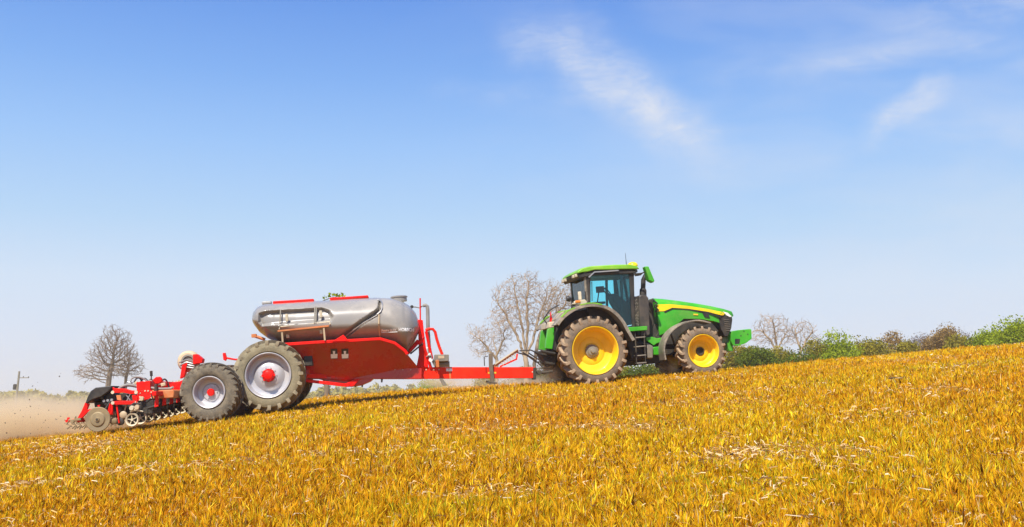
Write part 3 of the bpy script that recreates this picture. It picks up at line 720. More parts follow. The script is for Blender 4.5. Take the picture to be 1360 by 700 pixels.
    m = MB(); m.prism(F.poly([(737, 424), (744, 415), (750, 413), (749, 424), (742, 432)], -.6), -.62, .62); m.build('rear_housing', 'fender', root, .04)
    m = MB(); m.prism(F.poly([(738, 432), (752, 424), (752, 470), (734, 466), (736, 448)], -.3), -.45, .45); m.build('rear_axle_case', 'dark', root, .03)
    m = MB(); m.prism(F.poly([(717, 466), (734, 463), (742, 470), (738, 486), (724, 484)], -.3), -.3, .3); m.build('drawbar_housing', 'dark', root, .04)
    for (y, pts) in ((-.25, [(738, 440), (728, 432), (722, 424), (730, 412), (742, 405)]), (-.1, [(702, 469), (716, 478), (726, 487), (736, 484), (744, 470)]), (.05, [(694, 468), (708, 476), (722, 489), (734, 490), (742, 476)]),
                     (-.3, [(690, 466), (705, 465), (716, 470), (728, 476), (736, 470)]), (.2, [(686, 468), (700, 472), (712, 481), (726, 480), (736, 466)])):
        m = MB(); m.tube([(*P(px, py, y)[:1], y, P(px, py, y)[1]) for px, py in [tuple(q) for q in pts]], .022, 7); m.build('hydraulic_hose', 'rubber', root, ang=60)
    # lights on the fender
    m = MB(); m.tube([P3(762, 402, -1.1), P3(756, 397, -1.2)], .015, 6); c = P3(754.5, 397, -1.2); m.lathe((c[0] - .05, c[1], c[2]), [(.07, 0), (.085, .04), (.085, .09), (.05, .13)], 18, 'x'); m.build('rear_lamp', 'black', root)
    m = MB(); m.prism(F.poly([(760, 404), (764, 399.5), (776, 398), (779, 401), (778, 404), (768, 405)], -1.1), -1.18, -.95); lb = m.build('light_bracket', 'beige', root, .015)
    m = MB(); c = P3(767.5, 400.5, -1.19); m.box(c, (.16, .03, .07)); m.build('indicator_lamp', 'orange', lb, .01)
    m = MB(); c = P3(770, 393, -.9); m.box(c, (.10, .08, .26)); m.build('control_stalk', 'beige', root, .02)
build_tractor()

# ------------------------------------------------------------------ seed cart
def build_cart():
    F = FC; root = F.root('seed_cart'); P, P3 = F.p, F.p3
    tag(root, 'big grey plastic seed tank on a red two-wheeled trailer behind the tractor', 'seed cart')
    def wheel(y, s):
        w = empty('cart_wheel', root, (0, y, .99))
        tyre(w, 1.02, .74, .63, 20, .085, 'tyre_olive', 'olivelug', lug_w=.085, curve=.85, wrap=.26)
        q = lambda prof: [(r, yy * s) for r, yy in prof]
        m = MB(); m.lathe((0, 0, 0), q([(.635, .345), (.65, .365), (.635, .378), (.61, .365), (.595, .30), (.575, .22), (.57, .14), (.50, .12), (.44, .12), (.34, .22), (.27, .24), (.19, .25), (.17, .22), (.02, .22)]), 64, caps=False)
        bolts(m, .245 * s, .225, 10, .014, .03); m.build('rim', 'silver', w, ang=40)
        h = MB(); h.lathe((0, 0, 0), q([(.17, .20), (.17, .30), (.14, .34), (.13, .40), (.10, .42), (.01, .42)]), 24); bolts(h, .30 * s, .165, 8, .03, .035); h.build('hub', 'red', w)
    wheel(-1.08, -1); wheel(1.08, 1)
    # tank
    top = [(336.5, 425), (339, 414), (345, 408), (353, 404.8), (400, 402), (430, 400), (470, 397.5), (500, 396), (520, 397), (533, 400), (544, 406.5), (552, 416), (556, 427), (557.5, 438)]
    bot = [(336.5, 425), (339, 433), (346, 442), (357, 450), (372, 456), (400, 460), (440, 460), (480, 459), (505, 458), (522, 462), (534, 468), (541, 470), (550, 456), (557.5, 438)]
    T = np.array([P(x, y, 0) for x, y in top]); B = np.array([P(x, y, 0) for x, y in bot])
    x0, x1 = T[0, 0], T[-1, 0]; Wm = 1.22; ne = 2.7
    def ztop(x): return np.interp(x, T[:, 0], T[:, 1])
    def zbot(x): return np.interp(x, B[:, 0], B[:, 1])
    def wid(x):
        a = np.clip((x - x0) / .75, 0, 1); b = np.clip((x1 - x) / .72, 0, 1)
        return Wm * (1 - (1 - a) ** 2.4) ** (1 / 2.4) * (1 - (1 - b) ** 2.3) ** (1 / 2.3)
    Pv = lambda px, py: np.array(P(px, py, -1.15))
    # recess panel and the diagonal seam, as places on the near sheet
    rec = np.array([Pv(*q) for q in ((341, 415), (352, 411.5), (428, 407), (438, 411), (444, 421), (441, 427.5), (346, 434), (341, 428))])
    seam = [Pv(504, 398), Pv(503, 411), Pv(497, 417), Pv(452, 449)]
    def in_poly(px, pz, poly):
        d = np.full(px.shape, 1e9); n = len(poly)
        for i in range(n):
            a, b = poly[i], poly[(i + 1) % n]; nx, nz = (b[1] - a[1]), -(b[0] - a[0]); L = math.hypot(nx, nz)
            d = np.minimum(d, ((px - a[0]) * nx + (pz - a[1]) * nz) / L)
        return d
    def seg_d(px, pz, a, b):
        v = b - a; L2 = (v ** 2).sum(); t = np.clip(((px - a[0]) * v[0] + (pz - a[1]) * v[1]) / L2, 0, 1)
        return np.hypot(px - a[0] - t * v[0], pz - a[1] - t * v[1])
    orient = in_poly(np.array([rec[:, 0].mean()]), np.array([rec[:, 1].mean()]), rec)[0]
    def inset(x, z):
        d = in_poly(x, z, rec if orient > 0 else rec[::-1]); r_ = np.clip(d / .10, 0, 1); o = .20 * r_ * r_ * (3 - 2 * r_)
        for i, (a, b) in enumerate(zip(seam[:-1], seam[1:])):
            dd = seg_d(x, z, a, b); wv = .035 if i == 0 else (.06 if i == 1 else .068); o = np.maximum(o, .24 * np.clip(1.25 - dd / wv, 0, 1))
        # horizontal step along the flank below the recess
        return o
    def half(x, z, cut=True):
        zt, zb = ztop(x), zbot(x); c = (zt + zb) / 2; h = np.maximum((zt - zb) / 2, 1e-4)
        t = np.clip((z - c) / h, -1, 1); tc = -.18; up_ = np.clip((t - tc) / (1 - tc), 0, 1); dn = np.clip((tc - t) / (1 + tc), 0, 1)
        y = wid(x) * np.where(t >= tc, (1 - up_ ** 2.35) ** (1 / 2.35), (1 - dn ** 1.7) ** (1 / 1.7))
        if cut: y = y - np.minimum(inset(x, z), y * .5)
        return y
    nx, na = 250, 120
    s = np.linspace(0, 1, nx); s = s - .10 * np.sin(2 * np.pi * s) / (2 * np.pi) * 3
    X = x0 + (x1 - x0) * s; X[0] += .003; X[-1] -= .003
    vs = np.zeros((nx, 2 * na, 3))
    ph = np.linspace(-math.pi / 2, math.pi / 2, na + 1)
    tt = np.sign(np.sin(ph)) * np.abs(np.sin(ph)) ** (2 / ne)
    for i, x in enumerate(X):
        zt, zb = ztop(x), zbot(x); c, h = (zt + zb) / 2, (zt - zb) / 2
        z = c + h * tt; xx = np.full(z.shape, x); y = half(xx, z)
        ringz = np.concatenate([z[:-1], z[::-1][:-1]]); ringy = np.concatenate([-y[:-1], y[::-1][:-1]])
        vs[i, :, 0] = x; vs[i, :, 1] = ringy; vs[i, :, 2] = ringz
    m = MB(); n = 2 * na; fs = []
    for i in range(nx - 1):
        for j in range(n): fs.append((i * n + j, i * n + (j + 1) % n, (i + 1) * n + (j + 1) % n, (i + 1) * n + j))
    fs.append(tuple(range(n))); fs.append(tuple(range((nx - 1) * n, nx * n)))
    m.add([tuple(p) for p in vs.reshape(-1, 3)], fs); tank = m.build('seed_tank', 'tank', root, ang=55)
    def on_tank(px, py, off=.02):
        x, z = P(px, py, -1.15); y = float(half(np.array([x]), np.array([z]), False)[0]); return (x, -y - off, z)
    def text(txt, px, py, wpx, name, mat, hpx=4.8):
        cu = bpy.data.curves.new(name, 'FONT'); cu.body = txt; cu.size = 1; cu.offset = .05; cu.resolution_u = 3
        to = bpy.data.objects.new('tmp', cu); COL.objects.link(to); bpy.context.view_layer.update()
        dg = bpy.context.evaluated_depsgraph_get(); me = bpy.data.meshes.new_from_object(to.evaluated_get(dg)); bpy.data.objects.remove(to)
        me.name = name; a = np.array([v.co[:2] for v in me.vertices]); lo2, hi2 = a.min(0), a.max(0)
        A, B_ = np.array(P(px, py, -1.2)), np.array(P(px + wpx, py, -1.2)); sc_ = np.linalg.norm(B_ - A) / (hi2[0] - lo2[0]); sz_ = hpx / 46.5 / (hi2[1] - lo2[1])
        sl = (P(540, 437.6, -1.2)[1] - P(505, 438.2, -1.2)[1]) / (P(540, 437.6, -1.2)[0] - P(505, 438.2, -1.2)[0])
        for v, (u_, v_) in zip(me.vertices, a):
            x = A[0] + (u_ - lo2[0]) * sc_; z = A[1] + (v_ - lo2[1]) * sz_ + sl * (x - A[0]); y = float(half(np.array([x]), np.array([z]), False)[0]); v.co = (x, -y - .045, z)
        me.materials.append(M[mat]); o = bpy.data.objects.new(name, me); COL.objects.link(o); o.parent = tank
    text('HORSCH', 529.5, 440.2, 20.5, 'maker_lettering', 'white')
    text('Maestro 24.SW', 506.5, 440.3, 20.0, 'model_lettering', 'white', 3.4)
    m = MB(); q = []
    a, b = on_tank(506.5, 441, .012), on_tank(528, 440.6, .012)
    for k in range(7): t = k / 6; p = on_tank(506.5 + 21.5 * t, 441.3 - .4 * t, .012); q.append(p)
    m.tube(q, .008, 4); m.build('lettering_underline', 'white', tank)
    # straps, trim round the seam
    m = MB(); m.tube([on_tank(x, y, .03) for x, y in ((501, 396.8), (505.5, 398), (507.5, 402), (507.5, 409), (505.5, 414), (501, 418))], .022, 8); m.build('seam_tube', 'steel', tank, ang=60)
    m = MB(); m.tube([on_tank(x, y, .02) for x, y in ((503.5, 418), (503.5, 430), (504, 442), (504, 451))], .028, 6); m.build('tank_strap', 'tan', tank)
    m = MB(); m.tube([on_tank(x, y, .012) for x, y in ((501, 419), (485, 428), (470, 438), (455, 448))], .018, 6); m.build('seam_lip', 'steel', tank)
    # side rail, brackets, bars
    rb = MB(); rb.tube([P3(371, 437.5, -1.24), P3(371.5, 434, -1.2), P3(438, 427.5, -1.2), P3(438.5, 431, -1.24)], .022, 6); rail = rb.build('side_rail', 'beige', root)
    m = MB(); m.prism(F.poly([(369, 438.8), (437, 431.9), (437, 433.9), (369, 440.8)], -1.22), -1.28, -1.20); m.build('lower_bar', 'rust', rail)
    for q in (((374.5, 440), (375.5, 454)), ((430, 435), (431.5, 452))):
        m = MB(); m.tube([P3(*q[0], -1.24), P3(*q[1], -1.20)], .035, 4); m.build('rail_post', 'tan', root)
    for q in (((372, 411), (371.5, 434)), ((417.5, 407), (417.5, 430)), ((419.5, 407), (419.5, 430))):
        m = MB(); m.tube([on_tank(*q[0], .0), P3(*q[1], -1.22)], .02, 6); m.build('side_bar', 'greybrown', root)
    for c in ((381, 422, 3.5, 10), (426, 417, 3.5, 9), (381, 445, 4, 7), (426.5, 440, 4, 7)):
        m = MB(); o_ = on_tank(c[0], c[1], -.03 if c[1] < 430 else .0); m.box(o_, (c[2] / 46, .08, c[3] / 46)); m.build('tank_bracket', 'beige', tank, .012)
    # roof rails, filler lids
    for k, q in enumerate(([(363, 400.5), (417, 397.3), (417.5, 401.5), (363, 404.8)], [(438, 396), (489, 392.6), (490, 396), (439, 399.6)])):
        m = MB(); m.prism(F.poly(q, -.3), -.42, -.24); m.prism(F.poly(q, -.3), .24, .42); m.build('roof_rail', 'red', root, .02)
    m = MB(); a = P(530, 397, 0); m.lathe((a[0], 0, a[1] - .08), [(.24, 0), (.24, .11), (.26, .12), (.26, .15), (.22, .17), (.01, .17)], 28, 'z'); m.build('filler_lid', 'tank', root, ang=40)
    m = MB(); a, b = P3(348.5, 404, 0), P3(361, 402.5, 0); m.box(((a[0] + b[0]) / 2, 0, a[2] + .03), (.27, .25, .07)); m.tube([(a[0] + .03, 0, a[2] - .06), (a[0] + .02, 0, a[2] + .03)], .03, 8); m.build('rear_roof_fitting', 'steel', root, .01)
    # hopper: wide at the rail, narrow at the frame
    upt = [(372, 458.5), (420, 455), (470, 452.5), (503, 450.5), (524, 456), (537, 466), (541, 470)]
    lot = [(372, 480), (420, 480), (470, 480), (503, 480), (530, 484), (548, 487), (556, 489)]
    ut = F.poly(upt, -1.12); lt = F.poly(lot, -.5)
    bx = [((372 if i == 0 else a), b) for i, (a, b) in enumerate([(390, 500), (425, 503), (465, 507), (500, 500), (530, 494), (548, 492), (558, 491)])]
    bz = F.poly(bx, -.35)
    m = MB(); vs, fs = [], []; wu = [1.12, 1.12, 1.12, 1.12, 1.06, .9, .8]
    for i in range(7):
        for s_ in (-1, 1):
            vs += [(ut[i][0], s_ * wu[i], ut[i][1]), ((bz[i][0] + ut[i][0]) / 2, s_ * (wu[i] * .5 + .17), (ut[i][1] * .5 + bz[i][1] * .5)), (bz[i][0], s_ * .34, bz[i][1])]
    for i in range(6):
        a, b = i * 6, (i + 1) * 6
        fs += [(a, b, b + 1, a + 1), (a + 1, b + 1, b + 2, a + 2), (a + 3, a + 4, b + 4, b + 3), (a + 4, a + 5, b + 5, b + 4), (a, a + 3, b + 3, b), (a + 2, b + 2, b + 5, a + 5)]
    fs += [(0, 1, 2, 5, 4, 3), tuple(36 + i for i in (0, 3, 4, 5, 2, 1))]
    m.add(vs, fs); hop = m.build('hopper', 'redshaded', root, ang=25)
    m = MB()
    for s_ in (-1, 1): m.strip([(x, z) for x, z in F.poly([(340, 459.5), (372, 457.8), (420, 454.6), (470, 452), (505, 450), (524, 455.5), (538, 466), (541, 470.5)], -1.15)], .085, s_ * 1.17, s_ * 1.08)
    m.build('tank_rail', 'red', root, .008)
    m = MB()
    for s_ in (-1, 1): m.prism(F.poly([(441, 453.5), (456, 444.5), (463, 452.5)], -1.2), s_ * 1.20, s_ * 1.10)
    m.build('tank_gusset', 'red', root, .006)
    # stickers with a round mark on the hopper
    def hop_pt(px, py, off=.012):
        lo_, hi_ = -1.15, -.3
        for _ in range(30):
            v = (lo_ + hi_) / 2; x, z = P(px, py, v)
            zu = np.interp(x, [u[0] for u in ut], [u[1] for u in ut]); zl = np.interp(x, [u[0] for u in bz], [u[1] for u in bz]); zm = (zu + zl) / 2
            wm = .73; y = -np.interp(z, [zl, zm, zu], [.34, wm, 1.12])
            if v < y: lo_ = v
            else: hi_ = v
        x, z = P(px, py, v); return Vector((x, v - off, z))
    for px in (443.5, 458):
        a, b, c, d = hop_pt(px - 4.5, 463.5), hop_pt(px + 4.5, 463), hop_pt(px + 5, 476.5), hop_pt(px - 4, 477)
        g = hop_pt(px - 4.2, 470.5, .016), hop_pt(px + 4.8, 470, .016)
        m = MB(); m.add([a, b, c, d] + [q + Vector((0, .03, 0)) for q in (a, b, c, d)], [(0, 1, 2, 3), (7, 6, 5, 4), (0, 4, 5, 1), (1, 5, 6, 2), (2, 6, 7, 3), (3, 7, 4, 0)]); lbl = m.build('warning_sticker', 'black', root)
        c1, d1 = hop_pt(px + 4.6, 475.8, .016), hop_pt(px - 3.8, 476.2, .016)
        m = MB(); m.add([g[0], g[1], c1, d1], [(0, 1, 2, 3)]); m.build('sticker_text_panel', 'white', lbl)
        m = MB(); e = [hop_pt(px + dx, 468.6 + dy, .022) for dx, dy in ((-1.6, -2.4), (1.8, -2.4), (1.2, 2.2), (.2, 4.6), (-.9, 2.2))]; m.add(e, [(0, 1, 2, 3, 4)]); m.build('sticker_sign', 'white', lbl)
    # curved belly under the hopper
    m = MB(); bp = F.poly([(420, 500), (500, 500), (492, 507), (480, 512), (466, 514), (455, 512), (440, 508), (425, 504)], 0); m.prism(bp, -.32, .32); m.build('meter_housing', 'redshaded', root, .02)
    m = MB(); m.prism(F.poly([(402, 503), (448, 508), (462, 510), (462, 514), (450, 513), (402, 507)], -.45), -.50, -.36); m.lathe((*P3(462, 511.5, -.45)[:1], -.48, P(462, 511.5, -.45)[1]), [(.05, -.06), (.05, .06)], 12); m.build('axle_strut', 'red', root, .01)
    m = MB(); m.prism(F.poly([(458, 510), (472, 503), (478, 503), (470, 513), (462, 514)], -.40), -.44, -.32); m.build('strut_bracket', 'red', root, .01)
    # frame rails and drawbar
    m = MB()
    for s_ in (-1, 1): m.prism(F.poly([(398, 493), (435, 493.5), (436, 490), (560, 489), (560, 503.2), (398, 503.2)], -.36), s_ * .40, s_ * .32)
    m.box((P(404, 498, 0)[0], 0, P(404, 498, 0)[1]), (.3, 1.5, .26)); fr = m.build('chassis_rail', 'redshaded', root, .008)
    m = MB(); m.prism(F.poly([(404, 493.2), (434, 493.6), (434, 502.2), (404, 502.2)], -.41), -.44, -.405); m.build('side_plate', 'redbright', fr, .006)
    m = MB(); m.prism(F.poly([(440, 496), (445, 496), (445, 502), (440, 502)], -.41), -.43, -.405); m.build('lug_plate', 'redbright', fr)
    m = MB(); m.prism(F.poly([(423, 489), (425.5, 489), (425.5, 492.8), (423, 492.8)], -.41), -.43, -.40); m.build('yellow_tag', 'yellowdecal', fr)
    m = MB(); m.prism(F.poly([(536, 488.6), (548, 487.6), (711, 487.6), (711, 502.2), (536, 503.4)], -.16), -.17, .17); db = m.build('drawbar', 'redbright', root, .012)
    m = MB(); m.prism(F.poly([(596, 487.3), (598, 487.3), (599, 503), (597, 503)], -.17), -.176, .176); m.build('joint_plate', 'rust', db)
    m = MB(); m.prism(F.poly([(592.5, 489.5), (600.5, 489.3), (600.5, 493), (592.5, 493.2)], -.17), -.178, -.16); m.build('type_plate', 'white', db)
    m = MB(); m.prism(F.poly([(648, 494.2), (659, 494), (659, 496.2), (648, 496.4)], -.17), -.178, -.16); m.build('yellow_sticker', 'yellowdecal', db)
    m = MB(); m.prism(F.poly([(450, 494.8), (461, 494.6), (461, 497), (450, 497.2)], -.41), -.412, -.39); m.build('yellow_sticker', 'yellowdecal', fr)
    m = MB()
    for k in range(12):
        c = P(430 + k * 10.5, 491 - (k > 7) * .0, -.405); m.lathe((c[0], -.405, c[1]), [(.016, -.012), (.016, .012)], 8)
    for q in ((566, 491), (576, 491), (583, 491), (707, 494), (596, 491)): c = P(*q, -.17); m.lathe((c[0], -.175, c[1]), [(.02, -.012), (.02, .012)], 8)
    for k in range(5): c = P(543 - k * 5, 474 - k * -1 + k * 2, -.9)
    m.build('bolt_row', 'beige', fr)
    m = MB(); m.prism(F.poly([(708, 488), (712, 488), (712, 504), (708, 504)], -.18), -.19, .19); m.tube([P3(711, 494, 0), P3(722, 495, 0), P3(734, 493, 0)], .05, 8); m.lathe((P(716, 495, 0)[0], 0, P(716, 495, 0)[1]), [(.07, -.09), (.07, .09)], 14); m.build('hitch_coupling', 'dark', root, .008)
    # jack stand, side stands
    m = MB(); m.prism(F.poly([(649, 469.5), (654.5, 469.5), (654.5, 488), (656.3, 500), (656.5, 508.5), (652, 508.5), (651, 500), (649.5, 488)], -.25), -.29, -.19); m.prism(F.poly([(646, 507), (660, 507.5), (660, 510), (647, 509.5), (645.5, 506), (646.8, 504)], -.25), -.34, -.12)
    jk = m.build('jack_stand', 'earthsteel', root, .008)
    m = MB(); m.tube([P3(648, 473, -.3), P3(643, 474, -.3), P3(643.5, 486, -.3)], .015, 6); m.build('jack_crank', 'black', jk)
    m = MB(); m.prism(F.poly([(583.5, 503), (588, 503), (594, 512), (588, 512)], -.25), -.28, -.18); m.build('parking_leg', 'greybrown', root, .008)
    for x in (429, 471, 480, 506): m = MB(); hh = 2 if x == 506 else 5; m.prism(F.poly([(x, 503 + (6 if x in (471, 480) else 0)), (x + 2.5, 503 + (6 if x in (471, 480) else 0)), (x + 2, 506 + hh + (3 if x in (471, 480) else 0)), (x, 506 + hh + (3 if x in (471, 480) else 0))], 0), -.05, .05); m.build('under_bracket', 'dark', root)
    # front tower
    m = MB(); m.prism(F.poly([(555, 424.5), (561.5, 425), (563, 440), (569, 488), (553, 488), (556.5, 470)], -.2), -.22, .22); m.build('mast', 'red', root, .015)
    m = MB(); m.tube([P3(558.3, 426, -.15), P3(558, 396, -.15)], .022, 8); m.build('mast_rod', 'red', root)
    for a, b in (((541, 470), (563, 447)), ((544, 466), (555, 452)), ((563, 460), (572, 488)), ((566, 440), (574, 478))):
        m = MB(); m.tube([P3(*a, -.3), P3(*b, -.2)], .045, 8); m.build('mast_brace', 'red', root)
    m = MB(); m.tube([P3(545, 470, -.34), P3(562, 456, -.3)], .025, 6); m.build('brace_cable', 'rubber', root)
    m = MB(); m.tube([P3(562, 406, -.1), P3(565.5, 405.3, -.1), P3(567.5, 407, -.1), P3(568, 412, -.1), P3(568.5, 440, -.1), P3(571, 474, -.1)], .055, 10); m.build('air_pipe', 'greyhose', root, ang=60)
    m = MB(); m.tube([P3(548, 407.5, -.1), P3(552, 407.8, -.1), P3(557, 408.8, -.1), P3(562, 406, -.1)], .02, 6); m.build('air_hose', 'greyhose', root)
    m = MB(); m.lathe(P3(547, 407.5, -.1), [(.05, -.03), (.05, .03)], 12); m.build('hose_valve', 'black', root)
    m = MB(); m.tube([P3(565, 438.5, -.25), P3(570, 437, -.25), P3(575, 437.2, -.25), P3(578, 441, -.25), P3(580, 450, -.25), P3(583.5, 461, -.25), P3(587.5, 471, -.25)], .045, 10); m.build('guide_pipe', 'redbright', root, ang=60)
    m = MB(); m.prism(F.poly([(577, 471), (596, 471), (596, 480), (577, 481)], -.3), -.42, .1); mb = m.build('control_box', 'greybrown', root, .02)
    m = MB(); m.prism(F.poly([(582, 472.5), (590, 472.3), (590, 476), (582, 476.2)], -.42), -.428, -.41); m.build('box_label', 'tan', mb)
    m = MB(); a = P3(577, 484, -.2); b = P3(597, 483.6, -.2); m.tube([a, b], .085, 16); m.build('blower_motor', 'greybrown', root)
    m = MB(); m.box(P3(581, 483, -.45), (.10, .10, .22)); m.build('motor_bracket', 'rust', root, .01)
    for i in range(5):
        m = MB(); y = -.3 + i * .05; m.tube([P3(566 + i, 474 + i, y), P3(572 + i * .5, 470 + i * 2, y - .1), P3(574 + i, 480, y), P3(577, 486, y)], .016, 6); m.build('tower_hose', 'black' if i % 2 else 'steel', root, ang=60)
    for q, r_ in (((570.5, 471), .05), ((572, 478), .06), ((567, 462), .03)):
        m = MB(); m.lathe(P3(*q, -.3), [(r_, -.04), (r_, .04)], 10); m.build('tower_valve', 'white', root)
    # hose rack leaning up towards the tractor
    m = MB(); m.strip(F.poly([(655, 487), (688, 465)], -.1), .09, -.16, .0); hr = m.build('hose_rack', 'rust', root, .01)
    m = MB(); m.strip(F.poly([(657, 484), (687, 463.6)], -.1), .035, -.20, -.12); m.build('rack_top_bar', 'beige', hr)
    for k in range(6):
        m = MB(); t = k / 5; a = (666 + 16.5 * t, 481 - 11 * t); m.tube([P3(*a, -.18), P3(a[0] + 2.6, a[1] + 4.6, -.18)], .014, 6); m.build('rack_tooth', 'beige', hr)
    m = MB(); m.strip(F.poly([(664, 487), (686, 477), (687, 470)], -.1), .05, -.14, -.04); m.build('rack_brace', 'redbright', hr)
    # rear fitting behind the tank, brackets at the rear wheel
    m = MB(); m.tube([P3(337, 446, -.6), P3(352, 451, -.6)], .045, 8); m.box(P3(337.5, 446, -.6), (.14, .12, .10)); m.build('rear_latch', 'rust', root)
    m = MB(); m.prism(F.poly([(404, 472), (415, 472), (416, 486), (404, 486)], -.75), -.85, -.6); m.build('valve_box', 'black', root, .02)
    m = MB(); m.tube([(0, -1.2, .99), (0, 1.2, .99)], .10, 12); m.prism(F.poly([(340, 458), (410, 456), (412, 498), (350, 500)], -.5), -.55, .55); m.build('axle_housing', 'redshaded', root, .02)
    # lever at the rear
    m = MB(); m.tube([P3(298, 475, -.5), P3(312, 477.5, -.5), P3(330, 478, -.5)], .03, 8); m.prism(F.poly([(296, 469), (299.5, 468.5), (301.5, 476), (300, 479.5), (297, 478)], -.5), -.56, -.44); m.build('rear_lever', 'red', root, .01)
    m = MB(); m.prism(F.poly([(310, 492), (352, 488), (352, 500), (310, 506)], 0), -.15, .15); m.build('rear_drawbar', 'red', root, .01)
    return ztop
ztop_tank = build_cart()

# ------------------------------------------------------------------ seed drill
def build_drill():
    F = FD; root = F.root('seed_drill'); P, P3 = F.p, F.p3
    tag(root, 'red disc seed drill with black row wheels and wide press tyres at the rear', 'seed drill')
    k1 = lambda pts, v: F.poly(pts, v, 80, 460, .1715)
    def wheel(y, s):
        w = empty('support_wheel', root, (0, y, .80))
        tyre(w, .83, .80, .43, 26, .045, 'tyre_grey', 'tyre_grey', lug_w=.055, curve=1.0, wrap=.28)
        q = lambda prof: [(r, yy * s) for r, yy in prof]
        m = MB(); m.lathe((0, 0, 0), q([(.43, .36), (.445, .385), (.43, .40), (.405, .385), (.39, .31), (.37, .22), (.36, .12), (.32, .10), (.25, .10), (.22, .13), (.10, .14), (.01, .14)]), 56, caps=False); bolts(m, .13 * s, .165, 6, .02, .03); m.build('rim', 'silver', w, ang=40)
        h = MB(); h.lathe((0, 0, 0), q([(.10, .13), (.10, .20), (.085, .23), (.01, .23)]), 24); h.build('hub', 'red', w)
    wheel(-1.12, -1); wheel(1.12, 1)
    m = MB(); m.tube([(0, -1.2, .80), (0, 1.2, .80)], .09, 12); m.build('axle', 'red', root)
    # toolbar across, near end plates and arms
    v = -1.95
    bx = P(190, 514, v); 
    m = MB(); m.box((bx[0], 0, bx[1]), (.36, 3.85, .30)); m.box((bx[0] + .9, 0, bx[1] - .05), (.2, 2.2, .2)); m.box((bx[0] + 1.1, 0, bx[1] - .05), (2.2, .35, .26)); m.build('toolbar', 'red', root, .012)
    kk = lambda pts: F.poly(pts, v, 130, 470, .11435)
    m = MB(); m.prism(kk([(470, 425), (640, 420), (645, 520), (470, 545)]), v - .04, v + .04); ep = m.build('end_plate', 'red', root, .008)
    m = MB()
    for q in ((495, 455), (495, 500), (495, 535), (628, 445), (630, 480), (628, 510), (555, 430), (590, 430)): c = F.p(130 + q[0] * .11435, 470 + q[1] * .11435, v); m.lathe((c[0], v - .045, c[1]), [(.022, -.012), (.022, .012)], 8)
    m.build('bolt', 'beige', ep)
    m = MB(); m.prism(kk([(640, 420), (660, 420), (662, 515), (640, 520)]), v - .06, v + .06); m.build('plate_edge', 'rust', root)
    m = MB(); m.prism(kk([(700, 425), (870, 415), (885, 440), (880, 510), (700, 520)]), v + .0, v + .9); m.build('side_box', 'rust', root, .02)
    m = MB(); m.prism(kk([(655, 355), (685, 350), (690, 510), (660, 515)]), v - .02, v + .10); m.build('upright_post', 'dark', root, .008)
    for (pts, nm) in (([(175, 385), (200, 400), (330, 405), (400, 425), (460, 430), (470, 460), (400, 470), (300, 450), (175, 455)], 'upper_arm'),
                      ([(160, 555), (250, 545), (440, 545), (470, 565), (455, 590), (300, 590), (165, 590)], 'lower_arm')):
        m = MB(); m.prism(kk(pts), v - .05, v + .03); ar = m.build(nm, 'red', root, .01)
        m = MB()
        for q in ((180, 447), (452, 447)) if nm == 'upper_arm' else ((182, 570), (455, 568)):
            c = F.p(130 + q[0] * .11435, 470 + q[1] * .11435, v); m.lathe((c[0], v - .06, c[1]), [(.045, -.012), (.045, .012)], 14)
        m.build('pivot_pin', 'beige', ar)
    m = MB(); m.prism(kk([(400, 480), (470, 470), (475, 540), (410, 540)]), v - .03, v + .05); m.build('arm_bracket', 'red', root, .006)
    m = MB(); m.prism(kk([(215, 480), (265, 480), (275, 540), (225, 535)]), v - .02, v + .04); m.build('spring_bracket', 'rust', root, .006)
    m = MB(); m.prism(kk([(190, 460), (400, 470), (400, 545), (190, 545)]), v + .3, v + 3.4); m.build('inner_frame', 'dark', root)
    m = MB(); m.prism(kk([(300, 560), (470, 545), (880, 505), (900, 590), (480, 635), (300, 655)]), v + 3.6, v + 3.9); m.build('dark_backing', 'dark', root, .02)  # dark plate added behind the rows so the gaps read dark
    m = MB(); m.tube([F.p3(130 + 380 * .11435, 470 + 462 * .11435, v - .03), F.p3(130 + 335 * .11435, 470 + 550 * .11435, v - .03)], .015, 6); m.tube([F.p3(130 + 330 * .11435, 470 + 480 * .11435, v - .03), F.p3(130 + 375 * .11435, 470 + 540 * .11435, v - .03)], .015, 6); m.build('adjuster_rod', 'steel', root)
    # front gusset rising to the wheel arch
    m = MB(); m.prism(kk([(760, 385), (830, 315), (950, 262), (985, 270), (1000, 500), (890, 530), (880, 415)]), -1.0, -.85); m.prism(kk([(760, 385), (830, 315), (950, 262), (985, 270), (1000, 500), (890, 530), (880, 415)]), .85, 1.0); m.build('neck_plate', 'red', root, .01)
    m = MB(); m.prism(F.poly([(232, 508), (300, 500), (312, 508), (300, 516), (232, 524)], 0), -.3, .3); m.build('drill_drawbar', 'red', root, .02)
    m = MB(); a = kk([(620, 300), (660, 268), (700, 262), (728, 285), (728, 320), (700, 345), (650, 350)]); m.prism(a, v + .1, v + .2); m.build('round_cover', 'red', root, .02)
    m = MB(); m.tube([F.p3(130 + 620 * .11435, 470 + 300 * .11435, v + .5), F.p3(130 + 620 * .11435, 470 + 212 * .11435, v + .5)], .018, 6); m.box(F.p3(130 + 620 * .11435, 470 + 228 * .11435, v + .5), (.06, .06, .14)); m.build('row_marker_post', 'black', root)
    # black guard at the rear
    m = MB(); m.prism(k1([(205, 442), (222, 395), (250, 345), (285, 320), (410, 305), (408, 322), (390, 345), (330, 390), (262, 412), (225, 438)], v), v - .12, v + 1.0); m.build('rear_guard', 'black', root, .02)
    m = MB(); m.prism(k1([(320, 400), (390, 345), (430, 400), (430, 460), (310, 465), (305, 440)], v), v + .1, v + .6); m.build('gearbox', 'dark', root, .03)
